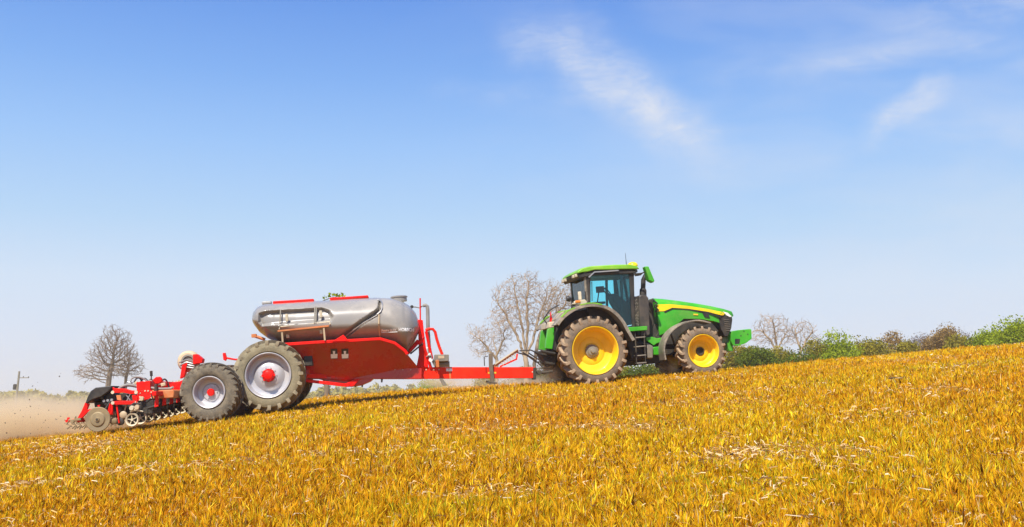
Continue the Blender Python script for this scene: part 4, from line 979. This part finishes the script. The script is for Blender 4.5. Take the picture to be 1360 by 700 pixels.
    for i in range(7):
        m = MB(); a = k1([(325 + 15 * i, 400 + (i * 23) % 50)], v)[0]; m.lathe((a[0], v + .02, a[1]), [(.035, -.05), (.035, .08), (.02, .09)], 10); m.build('coupling', 'steel' if i % 2 else 'black', root)
    # rear arms with harrow
    m = MB(); m.strip(k1([(395, 450), (395, 530)], v), .09, v - .02, v + .06); m.strip(k1([(210, 440), (180, 510), (150, 560)], v), .11, v - .02, v + .08); m.strip(k1([(300, 455), (305, 480), (215, 500), (150, 565), (45, 580)], v), .07, v - .05, v + .02); m.strip(k1([(400, 520), (340, 492), (280, 495), (215, 530)], v), .09, v - .03, v + .05)
    m.build('rear_arm', 'red', root, .008)
    m = MB(); c = F.p(130.3, 557, v - .2); m.lathe((c[0], v - .2, c[1]), [(.325, .0), (.33, -.012), (.315, -.03), (.20, -.02), (.17, -.05), (.06, -.06), (.05, -.09), (.01, -.09)], 48); m.build('covering_disc', 'discdirt', root, ang=30)
    m = MB(); m.lathe((c[0], v - .30, c[1]), [(.03, 0), (.03, .04)], 8); m.tube([(c[0], v - .15, c[1]), (c[0] + .28, v, c[1] + .45)], .03, 6); m.build('disc_arm', 'dark', root)
    for i in range(12):
        vv = v - .1 + i * .34
        x, z = k1([(100, 575)], v)[0]; m = MB()
        m.tube([(x + .1, vv, z), (x - .06, vv, z + .03), (x - .13, vv, z - .08), (x - .02, vv, z - .13), (x - .13, vv, z - .20)], .024, 6); m.tube([(x + .12, vv, z + .10), (x + .04, vv, z - .04), (x + .12, vv, z - .16), (x + .06, vv, z - .24)], .022, 6); m.lathe((x + .02, vv, z - .02), [(.05, -.04), (.05, .04)], 10)
        m.box((x + .16, vv, z + .02), (.18, .07, .06)); m.build('harrow_tine', 'discdirt', root)
    m = MB(); x, z = k1([(150, 578)], v)[0]; m.box((x, -.05, z + .02), (.10, 3.9, .10)); m.tube([k1([(65, 550)], v)[0][:1] + (v, k1([(65, 550)], v)[0][1]), k1([(60, 590)], v)[0][:1] + (v, k1([(60, 590)], v)[0][1])], .04, 6); m.build('harrow_bar', 'red', root, .01)
    m = MB(); m.prism(F.poly([(118, 534), (150, 530), (172, 534), (176, 552), (160, 558), (140, 553), (120, 548)], v), v + .35, v + 3.4); m.build('packer_frame', 'dark', root, .03)
    for i, (x_, y_) in enumerate(((148, 549), (157, 545), (164, 551), (151, 559), (160, 560))):
        m = MB(); c = F.p3(x_, y_, v + .1); m.lathe(c, [(.07, -.05), (.10, -.03), (.10, .03), (.06, .06)], 14); m.tube([c, (c[0] + .10, c[1], c[2] + .30)], .022, 6); m.build('packer_roller', ('discdirt', 'dark', 'tan')[i % 3], root)
    m = MB(); m.strip(F.poly([(146, 536), (144, 562)], v), .05, v - .04, v + .03); m.strip(F.poly([(154, 534), (158, 562)], v), .04, v, v + .06); m.build('packer_arm', 'red', root, .006)
    # row units
    ux, uz = F.p(174, 557.5, -2.45)
    u = empty('row_unit', root, (ux, -2.35, uz))
    m = MB(); m.lathe((0, 0, 0), [(.135, -.03), (.17, -.045), (.178, 0), (.17, .045), (.135, .03), (.128, 0), (.135, -.03)], 32, caps=False)
    for k in range(5):
        a = 2 * math.pi * k / 5 + .4; m.box((.085 * math.cos(a), 0, .085 * math.sin(a)), (.13, .02, .022), Matrix.Rotation(-a, 3, 'Y'))
    m.lathe((0, 0, 0), [(.035, -.04), (.035, .04)], 12); m.build('press_wheel', 'beige', u)
    m = MB(); m.lathe((0, 0, 0), [(.125, .03), (.125, .038)], 24); m.build('wheel_web', 'black', u)
    m = MB(); m.tube([(0, .06, 0), (.16, .07, .16), (.40, .05, .26), (.66, .0, .30)], [.03, .04, .04, .04], 6); m.box((.30, .04, .20), (.22, .08, .16)); m.build('unit_arm', 'dark', u, .006)
    m = MB(); m.tube([(-.03, -.02, .21), (.08, -.03, .25), (.2, -.03, .22), (.3, -.02, .18)], [.022, .03, .026, .015], 6); m.build('scraper', 'beige', u)
    m = MB(); m.lathe((.44, .06, .16), [(.10, 0), (.105, -.006), (.06, -.02), (.05, -.04), (.01, -.04)], 24); m.build('opener_disc', 'dark', u)
    m = MB(); m.lathe((.16, -.05, .31), [(.06, -.05), (.07, 0), (.06, .05), (.02, .06)], 12); m.build('depth_knob', 'tan', u)
    m = MB(); m.tube([(.50, .02, .10), (.58, .02, .40), (.52, .02, .62)], .02, 6); m.build('seed_tube', 'black', u)
    m = MB(); m.tube([(.24, -.04, .25), (.30, -.04, .50)], .02, 6); m.build('spring_rod', 'black', u)
    m = MB(); m.lathe((.02, -.03, .30), [(.055, -.06), (.07, -.02), (.06, .06), (.02, .07)], 12); m.build('closing_knob', 'beige', u)
    m = MB(); m.tube([(-.08, .03, .34), (.06, .03, .42), (.30, .03, .38), (.5, .03, .50)], .03, 6); m.build('parallel_arm', 'black', u)
    m = MB(); m.lathe((.30, -.06, .52), [(.05, -.05), (.065, 0), (.05, .05), (.01, .06)], 10); m.build('spring_seat', 'tan', u)
    m = MB(); m.tube([(.12, .04, .40), (.16, .04, .62), (.24, .04, .74)], .022, 6); m.build('lift_rod', 'red', u)
    m = MB(); m.prism([(.60, .26), (.70, .28), (.71, .56), (.64, .56)], -.035, .035); m.build('unit_bracket', 'red', u, .006)
    m = MB(); m.prism([(.12, .25), (.40, .22), (.62, .20), (.66, .46), (.30, .44)], .02, .10); m.build('unit_body', 'dark', u, .01)
    dy = .68
    for i in range(1, 8):
        c = copy_tree(u, root)
        y = -2.35 + i * dy; q_ = F.p(174 + 13.8 * i, 557.5 - 2.7 * i, y)
        c.location = (ux, y, q_[1])
    m = MB(); m.box((ux + .66, 0, uz + .62), (.12, 5.1, .12)); m.build('unit_bar', 'red', root, .01)
    # distribution hoses
    def hose(pts, r, mat, v0, nm='seed_hose'):
        q = [Vector(F.p3(x, y, v0 + dv)) for x, y, dv in pts]; out = []
        for i in range(len(q) - 1):
            p0, p1, p2, p3 = q[max(i - 1, 0)], q[i], q[i + 1], q[min(i + 2, len(q) - 1)]
            for s in range(5):
                f = s / 5; out.append(.5 * ((2 * p1) + (p2 - p0) * f + (2 * p0 - 5 * p1 + 4 * p2 - p3) * f * f + (3 * p1 - p0 - 3 * p2 + p3) * f ** 3))
        out.append(q[-1]); m = MB(); m.tube(out, r, 8); m.build(nm, mat, root, ang=60)
    hose([(158, 517, 0), (163, 513, 0), (173, 511.5, .1), (190, 515, .2), (200, 516, .2)], .045, 'greyhose', v + .1)
    hose([(200, 515, 0), (213, 516.5, .0), (226, 516, .1), (230, 514, .1)], .035, 'greyhose', v + .1)
    for i, (x0_, x1_, t) in enumerate(((173, 198, 501), (178, 192, 502), (186, 200, 503), (195, 208, 504), (205, 218, 502), (213, 226, 504), (208, 222, 506))):
        vv = v + .25 + i * .25
        hose([(x0_, t + 6, 0), (x0_ + 3, t + 1, .05), ((x0_ + x1_) / 2, t, .1), (x1_ - 3, t + 5, .15), (x1_, t + 14, .15)], .024, 'rubber' if i % 3 else 'greyhose', vv)
    for i, (x_, y_) in enumerate(((172, 509), (182, 510), (193, 509), (200, 509), (209, 511), (217, 511))):
        m = MB(); c = F.p3(x_, y_, v + .4 + .1 * i); m.box(c, (.14, .12, .10), Matrix.Rotation(R(20 + 30 * i), 3, 'Y')); m.build('seed_manifold', ('steel', 'tan')[i % 2], root, .02)
    # fan housing above the tyre: pale drum with dark mouth
    c = F.p3(251, 480, -.4)
    m = MB(); m.lathe((c[0] - .0, c[1], c[2]), [(.10, -.16), (.25, -.15), (.30, -.10), (.31, 0), (.30, .12), (.25, .16), (.05, .17)], 36); dr = m.build('fan_housing', 'tan', root, .01, ang=40)
    m = MB(); m.lathe((c[0] + .03, c[1] - .165, c[2] - .01), [(.20, .01), (.20, -.05), (.15, -.06), (.13, -.02), (.01, -.02)], 28); m.build('fan_mouth', 'greybrown', dr)
    m = MB()
    for k in range(4): m.tube([(c[0] - .22 + k * .02, c[1] - .22, c[2] - .02 - k * .07), (c[0], c[1] - .26, c[2] + .04 - k * .07), (c[0] + .22, c[1] - .22, c[2] - .05 - k * .06)], .022, 6)
    m.build('fan_hose', 'steel', root, ang=60)
    m = MB(); m.prism(F.poly([(258, 471), (263, 470.5), (271, 477), (270, 482), (258, 484)], -.6), -.75, -.5); m.prism(F.poly([(243, 485), (250, 482), (246, 500), (240, 503)], -.6), -.70, -.5); m.build('fan_bracket', 'red', root, .01)
build_drill()

# ------------------------------------------------------------------ trees
def bare_tree(name, Y, base, trunk, lobes, label, seed, stems=(), *, mat='bark', tw='twig', n_att=1500, steps=34, r_trunk=.35, spurs=2, budm=None, buds=0, group=None):
    """leafless tree grown by space colonisation into the lobes (cx, cy, rx, ry in photo pixels) at distance Y;
    base and trunk: photo places of its foot and of the trunk's line up to the first fork"""
    r = np.random.default_rng(seed)
    def W3(px, py): d = pix_dir(px, py); return np.array([d.x / d.y * Y, Y, CAMZ + d.z / d.y * Y])
    B = W3(*base); g = gz(B[0], Y); O = np.array([B[0], Y, g - .3]); k = Y / FPX
    att = []; wts = np.array([l[2] * l[3] for l in lobes], float); wts /= wts.sum()
    for l, w_ in zip(lobes, wts):
        m_ = max(12, int(n_att * w_)); d = r.normal(size=(m_, 3)); d /= np.linalg.norm(d, axis=1)[:, None]; q = r.random((m_, 1)) ** .42
        q = q * (1 + .10 * np.sin(5 * np.arctan2(d[:, 2:3], d[:, 0:1]) + seed))
        att.append(W3(l[0], l[1]) - O + d * q * np.array([l[2] * k, l[2] * k * .9, l[3] * k]))
    A = np.concatenate(att); H = A[:, 2].max(); D = H / steps
    nodes = [np.zeros(3)]; par = [-1]
    line = [W3(*p) - O for p in trunk]; line = [np.zeros(3)] + line
    for a_, b_ in zip(line[:-1], line[1:]):
        m_ = max(1, int(np.linalg.norm(b_ - a_) / D))
        for i in range(m_): nodes.append(a_ + (b_ - a_) * (i + 1) / m_ + r.normal(0, D * .05, 3)); par.append(len(nodes) - 2)
    for stm in stems:
        P0 = [W3(*q) - O for q in stm]; jit = r.normal(0, .35 * D * 3); N_ = np.array(nodes); j0 = int(np.linalg.norm(N_ - P0[0], axis=1).argmin()); prev = j0; P0[0] = nodes[j0]
        for q_, (a_, b_) in enumerate(zip(P0[:-1], P0[1:])):
            a_ = a_ + np.array([0, jit * q_, 0]); b_ = b_ + np.array([0, jit * (q_ + 1), 0]); m_ = max(1, int(np.linalg.norm(b_ - a_) / D))
            for i in range(m_): nodes.append(a_ + (b_ - a_) * (i + 1) / m_ + r.normal(0, D * .12, 3)); par.append(prev); prev = len(nodes) - 1
    near = np.zeros(len(A), int); nd = np.full(len(A), 1e9)
    def upd(lo):
        N = np.array(nodes[lo:])
        for i0 in range(0, len(N), 400):
            dd = np.linalg.norm(A[:, None] - N[None, i0:i0 + 400], axis=2); j = dd.argmin(1); v = dd[np.arange(len(A)), j]; u_ = v < nd
            near[u_] = j[u_] + lo + i0; nd[u_] = v[u_]
    upd(1); alive = np.ones(len(A), bool); last = {}
    for it in range(130):
        ix = np.where(alive)[0]
        if len(ix) == 0: break
        acc = {}
        for i in ix: 
            v = A[i] - nodes[near[i]]; acc.setdefault(near[i], []).append(v / (np.linalg.norm(v) + 1e-9))
        lo = len(nodes)
        for j, vs in acc.items():
            d = np.mean(vs, 0); pd = nodes[j] - nodes[par[j]] if par[j] >= 0 else np.array([0, 0, 1.]); pd = pd / (np.linalg.norm(pd) + 1e-9)
            d = d + pd * .35 + r.normal(0, .22, 3) + np.array([0, 0, .06]); d /= np.linalg.norm(d) + 1e-9
            if last.get(j, 0) > 3: continue
            last[j] = last.get(j, 0) + 1; nodes.append(nodes[j] + d * D); par.append(j)
        if len(nodes) == lo: break
        upd(lo); alive &= nd > D * 1.15
        if len(nodes) > 9000: break
    N = np.array(nodes); n = len(N); rad = np.zeros(n); ch = [[] for _ in range(n)]
    for i in range(1, n): ch[par[i]].append(i)
    order = sorted(range(n), key=lambda i: -i); e = 2.15; r0 = .020 * Y / 110
    for i in order: rad[i] = r0 if not ch[i] else sum(rad[c] ** e for c in ch[i]) ** (1 / e)
    f = r_trunk / rad[1]; rad = np.where(rad > r0 * 1.01, r0 + (rad - r0) * (r_trunk - r0) / max(rad[1] - r0, 1e-6), r0)
    T, C_ = MB(), MB(); st = [0]
    heads = [(0, None)]
    while heads:
        h_, p_ = heads.pop(); chain = ([p_] if p_ is not None else []) + [h_]; c = h_
        while ch[c]:
            ks = sorted(ch[c], key=lambda q: -rad[q]); heads += [(q, c) for q in ks[1:]]; c = ks[0]; chain.append(c)
        if len(chain) < 2: continue
        rs = [float(rad[q]) for q in chain]
        if p_ is not None: rs[0] = rs[1]
        if h_ == 0: rs[0] *= 1.35
        big = max(rs) > r_trunk * .30
        (T if big else C_).tube([tuple(N[q]) for q in chain], rs, 8 if big else (5 if max(rs) > .08 else 3))
    tips = [i for i in range(1, n) if rad[i] < r0 * 2.6]
    for i in tips:
        for _ in range(spurs):
            d = N[i] - N[par[i]]; d = d / (np.linalg.norm(d) + 1e-9) + r.normal(0, .55, 3); d /= np.linalg.norm(d); L = D * r.uniform(.6, 1.7)
            m1 = N[i] + d * L * .5; d2 = d + r.normal(0, .35, 3); C_.tube([tuple(N[i]), tuple(m1), tuple(m1 + d2 * L * .5)], [r0 * .75, r0 * .6, r0 * .35], 3)
    root = empty(name); root.location = tuple(O)
    T.build('trunk', mat, root, ang=60); C_.build('crown', tw, root, ang=60)
    if buds:
        idx = r.choice(tips, buds); leaf_cloud('leaves', N[idx] + r.normal(0, D * .6, (buds, 3)), .06 * Y / 110, budm, root)
    tag(root, label, 'tree', group); return root
def leaf_cloud(name, C, size, mat, parent):
    n = len(C); a = rng.normal(size=(n, 3)); a /= np.linalg.norm(a, axis=1)[:, None]
    b = np.cross(a, rng.normal(size=(n, 3))); b /= np.linalg.norm(b, axis=1)[:, None]
    sz = size * (.5 + rng.random((n, 1))); a = a * sz; b = b * sz * .6
    V = np.stack([C - a, C - b, C + a, C + b], 1).reshape(-1, 3)
    return np_mesh(name, V, np.arange(4 * n), np.arange(n) * 4, mat, parent)
def clump_points(h, w, n, seed, base=.0, lobes=16, fill=.55):
    r = np.random.default_rng(seed); pts = []
    L = []
    for k in range(lobes):
        t = r.random() ** .8; zz = h * (base + (1 - base) * (.12 + .82 * t)); rad = w / 2 * math.sqrt(max(.12, 1 - ((zz / h - .42) / .62) ** 2)) * .85
        a = r.random() * 2 * np.pi; q = rad * math.sqrt(r.random()); L.append((q * math.cos(a), q * math.sin(a), zz, (.10 + .11 * r.random()) * (h + w) * .62))
    per = n // lobes
    for (x, y, z, s) in L:
        d = r.normal(size=(per, 3)); d /= np.linalg.norm(d, axis=1)[:, None]; rr = (fill + (1 - fill) * r.random((per, 1))) * s * (1 + .22 * np.clip(r.normal(size=(per, 1)), -2, 1.1))
        p = d * rr * np.array([1, 1, .85]) + np.array([x, y, z]); pts.append(p)
    P_ = np.concatenate(pts); P_ = P_[P_[:, 2] > 0]; P_[:, 2] *= h * 1.0 / np.percentile(P_[:, 2], 99.8)
    P_[:, :2] *= (w / 2 * 1.40) / np.percentile(np.abs(P_[:, 0]), 98); return P_
def leafy(name, x, y, h, w, mat, seed, label, cat='shrub', group=None, n=5200, size=.16, base=.0, trunk=True, lobes=16, zoff=0.):
    root = empty(name); root.location = (x, y, gz(x, y) - .05 + zoff)
    rn = random.Random(seed); m = MB()
    for k in range(5):
        a = rn.uniform(0, 6.28); q = rn.uniform(.1, .3) * w
        m.tube([(rn.uniform(-.1, .1), rn.uniform(-.1, .1), -.2), (q * .4 * math.cos(a), q * .4 * math.sin(a), h * .35), (q * math.cos(a), q * math.sin(a), h * .75)], [h * .022, h * .015, h * .006], 5)
    m.build('trunk', 'bark', root)
    leaf_cloud('crown', clump_points(h, w, n, seed, base, lobes), size, mat, root)
    tag(root, label, cat, group); return root
def at(px, Y): d = pix_dir(px, 525); return (px - 680) / FPX * Y * 1.0 * (1 / math.cos(PITCH)) * math.cos(PITCH), Y
def hfor(py, px, Y):
    """height of a thing whose top shows at row py and which stands at distance Y"""
    d = pix_dir(px, py); x = d.x / d.y * Y; return x, CAMZ + d.z / d.y * Y - gz(x, Y)

bare_tree('bare_tree', 190, (144, 545), [(144, 506), (149, 482)], [(151, 458, 23, 26), (135, 474, 20, 20), (165, 470, 15, 22), (118, 495, 21, 11), (150, 490, 24, 12)],
          'tall spreading leafless tree standing behind the rear of the drill', 5, tw='twigdark', n_att=3000, steps=44, r_trunk=.52, spurs=2)
bare_tree('bare_tree', 196, (165, 545), [(167, 506), (170, 488)], [(173, 481, 15, 19), (165, 490, 12, 12), (182, 489, 10, 10)],
          'lower leafless tree just right of the tall one behind the drill', 8, tw='twigdark', n_att=1700, steps=34, r_trunk=.32, spurs=2)
bare_tree('bare_tree', 105, (699, 500), [(699, 488), (699, 482)], [(697, 392, 34, 33), (672, 396, 22, 24), (722, 400, 22, 30), (690, 418, 38, 26), (662, 420, 15, 14)],
          'tallest pale bare tree rising behind the hitch between cart and tractor', 14,
          [[(699, 481), (691, 455), (676, 425), (660, 400)], [(698, 475), (695, 440), (686, 400), (682, 378)], [(699, 470), (701, 440), (699, 405), (702, 375)], [(700, 478), (708, 452), (714, 425), (724, 400)]], mat='barkpale', n_att=3000, steps=46, r_trunk=.26, spurs=2, budm='leaf_brown', buds=1500)
bare_tree('bare_tree', 110, (709, 500), [(710, 484), (713, 460), (720, 436)], [(746, 396, 22, 22), (735, 416, 20, 20), (760, 402, 14, 18)],
          'pale budding bare tree partly hidden behind the tractor cab', 23, mat='barkpale', n_att=1700, steps=38, r_trunk=.20, budm='leaf_brown', buds=2400)
bare_tree('bare_tree', 108, (660, 500), [(660, 478), (658, 462)], [(644, 446, 24, 14), (665, 440, 16, 20), (630, 440, 12, 10), (650, 466, 26, 9)],
          'small crooked bare tree left of the tallest bare tree', 31, [[(660, 476), (648, 462), (634, 448)], [(660, 474), (668, 455), (670, 440)]], mat='barkpale', n_att=1600, steps=30, r_trunk=.17, budm='leaf_brown', buds=900)
bare_tree('bare_tree', 100, (434, 530), [(434, 515), (432, 500)], [(432, 482, 16, 14)], 'grey tree trunk showing below the red hopper beyond the field crest', 52, n_att=250, steps=16, r_trunk=.28)
bare_tree('bare_tree', 112, (1032, 490), [(1032, 466), (1031, 452)], [(1026, 437, 25, 20), (1012, 448, 15, 12), (1042, 446, 14, 14)],
          'round pale leafless tree nearest the front of the tractor', 41, [[(1032, 466), (1022, 448), (1012, 438)], [(1032, 464), (1030, 445), (1028, 430)], [(1032, 466), (1040, 450), (1046, 440)]], mat='barkpale', n_att=2600, steps=38, r_trunk=.20, spurs=2)
bare_tree('bare_tree', 116, (1063, 490), [(1063, 468), (1063, 456)], [(1065, 441, 18, 18), (1078, 452, 14, 10), (1056, 450, 10, 12)],
          'pale leafless tree right of the round one before the tractor', 44, [[(1063, 466), (1072, 448), (1078, 440)], [(1063, 464), (1058, 448), (1058, 436)]], mat='barkpale', n_att=2000, steps=34, r_trunk=.18, spurs=2)
# hedgerow on the right: (px, top row, width px, distance, material, label)
hedge = [
    (985, 458, 44, 96, 'leaf_olive', 'dull olive thicket close behind the front weight bracket'),
    (1004, 462, 42, 92, 'leaf_dark', 'low dark green bush under the round leafless tree'),
    (1036, 462, 52, 98, 'leaf_olive', 'brownish olive bush between the two leafless trees'),
    (1060, 465, 50, 92, 'leaf_dark', 'dark low bush under the second leafless tree'),
    (1085, 452, 34, 104, 'leaf_olive', 'yellowish bush just left of the bright green one'),
    (1118, 442, 40, 94, 'leaf_fresh', 'bright fresh green bush, the first from the tractor'),
    (1155, 450, 44, 100, 'leaf_olive', 'yellow olive bush right of the bright green bush'),
    (1190, 441, 40, 112, 'leaf_brown', 'tall brownish budding tree beyond the yellow olive bush'),
    (1203, 454, 30, 96, 'leaf_olive', 'small rounded yellow green bush at the field edge'),
    (1222, 444, 34, 118, 'leaf_grey', 'grey brown leafless thicket in the hedgerow'),
    (1244, 447, 32, 114, 'leaf_brown', 'brown thicket right of the grey one'),
    (1256, 433, 26, 108, 'leaf_brown', 'narrow orange brown tree standing up from the hedgerow'),
    (1266, 445, 30, 102, 'leaf_olive', 'green bush at the foot of the narrow brown tree'),
    (1280, 440, 24, 120, 'leaf_grey', 'thin grey leafless shrub right of the narrow brown tree'),
    (1290, 449, 22, 104, 'leaf_dark', 'low dark bush in the gap of the hedgerow'),
    (1311, 438, 32, 96, 'leaf_fresh', 'fresh green bush second from the right edge'),
    (1350, 424, 50, 88, 'leaf_fresh', 'largest fresh green tree at the right edge of view'),
]
for i, (px, top_, wpx, Y, mt, lb) in enumerate(hedge):
    x, h = hfor(top_, px, Y); w_ = wpx / FPX * Y
    leafy('hedgerow_bush' if h < 7.5 else 'hedgerow_tree', x, Y, h, w_, mt, 100 + i, lb, 'bush', 'bushes and trees along the right field edge', n=22000 if mt == 'leaf_fresh' else 18000, size=.10 if mt != 'leaf_grey' else .07, lobes=30)
# bushes seen under the drawbar and beside the centre trees
mid = [(846, 484, 46, 98, 'leaf_dark', 'dark green bush glimpsed under the tractor steps'), (880, 482, 40, 100, 'leaf_olive', 'olive bush glimpsed behind the front tractor tyre'), (574, 503, 36, 150, 'leaf_fresh', 'yellow green bush seen under the front of the seed hopper'), (660, 500, 40, 118, 'leaf_olive', 'olive bush at the foot of the small crooked tree'),
       (698, 486, 44, 112, 'leaf_olive', 'olive bush at the foot of the tallest bare tree'), (728, 484, 30, 108, 'leaf_dark', 'dark bush behind the tractor hitch'), (820, 486, 40, 104, 'leaf_olive', 'olive bush seen behind the rear tractor tyre')]
for i, (px, top_, wpx, Y, mt, lb) in enumerate(mid):
    x, h = hfor(top_, px, Y); leafy('field_bush', x, Y, h, wpx / FPX * Y, mt, 300 + i, lb, 'bush', 'bushes behind the machines', n=11000, size=.10)

# distant woods: masses no one could count
def wood(name, x0, x1, Y, topf, label, seed, n=60000, depth=60, mat='leaf_hazed', size=.8):
    r = np.random.default_rng(seed); N = int((x1 - x0) / 4.5); cs = []
    for k in range(N * 4):
        x = r.uniform(x0, x1); y = Y + r.uniform(0, depth); hh = topf(x) * r.uniform(.62, 1.0) ; w_ = r.uniform(5, 9)
        per = n // (N * 4); d = r.normal(size=(per, 3)); d /= np.linalg.norm(d, axis=1)[:, None]
        c = np.array([x, y, gz(x, y) + hh * .52]); cs.append(c + d * np.array([w_ / 2, w_ / 2, hh * .50]) * (.6 + .45 * r.random((per, 1))))
    o = leaf_cloud(name, np.concatenate(cs), size, mat, None); tag(o, label, 'wood', kind='stuff'); return o
wood('distant_wood', -330, -95, 330, lambda x: 4.9 + .8 * math.sin(x * .05) + 2.5 * np.clip((x + 235) / 60, -.4, 1.2), 'hazy olive wood along the low rise at the far left', 1, n=70000)
wood('distant_treeline', -152, 160, 420, lambda x: 9 + 1.5 * math.sin(x * .08) + 1.2 * math.sin(x * .21), 'pale distant treeline seen under the machines', 2, n=60000)
wood('far_hedge_line', 160, 420, 300, lambda x: 11 + 2 * math.sin(x * .07), 'brownish far hedge line closing the view at the right', 3, n=50000, mat='leaf_brown')

# utility pole
def build_pole():
    Y = 210; x, h = hfor(493, 23, Y); r = empty('utility_pole', None, (x, Y, gz(x, Y))); r.rotation_euler = (0, R(2.5), 0)
    tag(r, 'lone grey utility pole leaning slightly at the far left', 'utility pole')
    m = MB(); m.tube([(0, 0, -.5), (0, 0, h)], [.30, .20], 10); m.build('pole', 'greybrown', r)
    m = MB(); m.tube([(-.2, 0, h * .86), (2.2, 0, h * .87)], .09, 6); m.build('crossarm', 'greybrown', r)
    m = MB(); m.lathe((-.55, 0, h * .66), [(.35, -.6), (.4, -.5), (.4, .5), (.2, .62)], 14, 'z'); m.build('transformer', 'dark', r)
    for k in (0, 1): m = MB(); m.lathe((1.0 + k * 1.1, 0, h * .87), [(.08, 0), (.12, .12), (.06, .3)], 8, 'z'); m.build('insulator', 'dark', r)
build_pole()
# leafy sprig caught on the tank roof
def build_sprig():
    F = FC; a = F.p(431, 398.5, .1); r = empty('leafy_twig'); W_ = F.o + F.ex * a[0] + F.ey * .1 + F.ez * a[1]; r.location = W_
    tag(r, 'bright green leafy twig lying on top of the grey tank', 'twig')
    m = MB(); pts = [Vector((-.05, 0, -.02)), Vector((.25, 0, .08)), Vector((.5, .05, .12)), Vector((.75, .05, .06))]; m.tube(pts, [.014, .012, .009, .005], 5)
    m.tube([pts[1], pts[1] + Vector((.02, 0, .14))], .006, 4); m.tube([pts[2], pts[2] + Vector((.08, 0, .10))], .006, 4); m.build('stem', 'bark', r)
    n = 46; t = rng.random(n); C = np.stack([-.05 + .75 * t, rng.normal(0, .04, n), .02 + .10 * np.sin(t * 3.0) + np.abs(rng.normal(0, .055, n))], 1)
    leaf_cloud('leaves', C, .05, 'leaf_fresh', r)
build_sprig()

# dead stick lying on the stubble
def build_stick():
    d = pix_dir(1196, 572); y = 16.; 
    for _ in range(40): y = (gz(d.x / d.y * y, y) + .05 - CAMZ) / (d.z / d.y) if abs(d.z) > 1e-6 else y; y = min(max(y, 9), 30)
    x = d.x / d.y * y; r = empty('dead_stick', None, (x, y, gz(x, y) + .07))
    m = MB(); m.tube([(-.20, 0, .0), (-.06, .01, .02), (.08, 0, .015), (.22, .03, -.03)], [.012, .016, .014, .008], 6); m.build('stem', 'dark', r)
    m = MB(); m.tube([(.08, 0, .015), (.15, -.03, .05)], [.008, .004], 5); m.build('side_twig', 'dark', r)
    tag(r, 'short dark dead stick lying on the golden grass at the right', 'stick')
build_stick()
# ------------------------------------------------------------------ flying soil, dust and haze
def build_clods():
    r = random.Random(4)
    o0 = None
    m = MB()
    for k in range(110):
        px = 4 + 92 * r.random() ** .8; py = r.uniform(495, 592) if r.random() < .25 else r.gauss(560, 22); Y = r.uniform(25.5, 29); d = pix_dir(px, min(py, 594)); P_ = Vector((0, 0, CAMZ)) + d * (Y / d.y)
        s = r.choice((.008, .012, .016, .022, .03)) * r.uniform(.7, 1.2)
        bm = [P_ + Vector((r.gauss(0, 1), r.gauss(0, 1), r.gauss(0, 1))).normalized() * s * r.uniform(.7, 1.2) for _ in range(6)]
        m.add(bm, [(0, 1, 2), (0, 2, 3), (0, 3, 4), (0, 4, 1), (5, 2, 1), (5, 3, 2), (5, 4, 3), (5, 1, 4)])
    o = m.build('flying_soil', paint('dark_soil', (.09, .055, .03), .9, .3), None); tag(o, 'dark crumbs of soil thrown up behind the drill', 'soil', kind='stuff')
build_clods()
def dust(name, loc, size, dens, label, seed=0, col=(1.0, .86, .62)):
    m = MB(); m.lathe((0, 0, 0), [(.03, -1), (.5, -.86), (.86, -.5), (1, 0), (.86, .5), (.5, .86), (.03, 1)], 24, 'z')
    mt, n, p = new_mat(name); n.n.remove(p)
    tc = n.new('ShaderNodeTexCoord').outputs['Object']; ln = n.new('ShaderNodeVectorMath', operation='LENGTH'); n.l.new(tc, ln.inputs[0])
    edge = n.ramp(ln.outputs['Value'], .15, .97, 1, 0)
    mp = n.new('ShaderNodeMapping'); n.l.new(tc, mp.inputs[0]); mp.inputs['Scale'].default_value = tuple(s * .35 for s in size); mp.inputs['Location'].default_value = (seed, 0, 0)
    nz = n.ramp(n.noise(mp.outputs[0], 1.3, 4, .6), .40, .62, .05, 1.8)
    v = n.new('ShaderNodeVolumePrincipled'); v.inputs['Color'].default_value = (*col, 1); v.inputs['Anisotropy'].default_value = .2
    n.l.new(n.math('MULTIPLY', n.math('MULTIPLY', edge, nz), dens), v.inputs['Density']); n.l.new(v.outputs[0], n.n['Material Output'].inputs['Volume'])
    o = m.build(name, mt, None); o.location = loc; o.scale = size; tag(o, label, 'dust', kind='stuff')
def wpt(px, py, Y): d = pix_dir(px, py); return Vector((0, 0, CAMZ)) + d * (Y / d.y)
dust('dust_cloud', wpt(14, 560, 29.8), (5.4, 2.8, 1.12), 1.5, 'tan dust cloud rolling off the soil behind the drill')
dust('dust_trail', wpt(650, 507, 33.0), (3.4, 1.3, .34), 1.3, 'low strip of tan dust drifting behind the tractor wheels', 5)
dust('wheel_dust', wpt(722, 497, 30.5), (.75, .8, .5), .9, 'small puff of dust at the rear tractor wheel', 9, (.75, .58, .40))
dust('wheel_dust', wpt(884, 488, 30.8), (.55, .7, .32), .9, 'small puff of dust behind the front tractor wheel', 12, (.70, .52, .34))
def build_haze():
    m = MB(); m.box((0, 700, 12), (2400, 1520, 44)); mt, n, p = new_mat('haze'); n.n.remove(p)
    v = n.new('ShaderNodeVolumePrincipled'); v.inputs['Color'].default_value = (.96, .94, .93, 1); v.inputs['Density'].default_value = .0005; v.inputs['Anisotropy'].default_value = .3
    n.l.new(v.outputs[0], n.n['Material Output'].inputs['Volume'])
    o = m.build('haze', mt, None); tag(o, 'thin pale haze over the distant land', 'haze', kind='stuff')
build_haze()
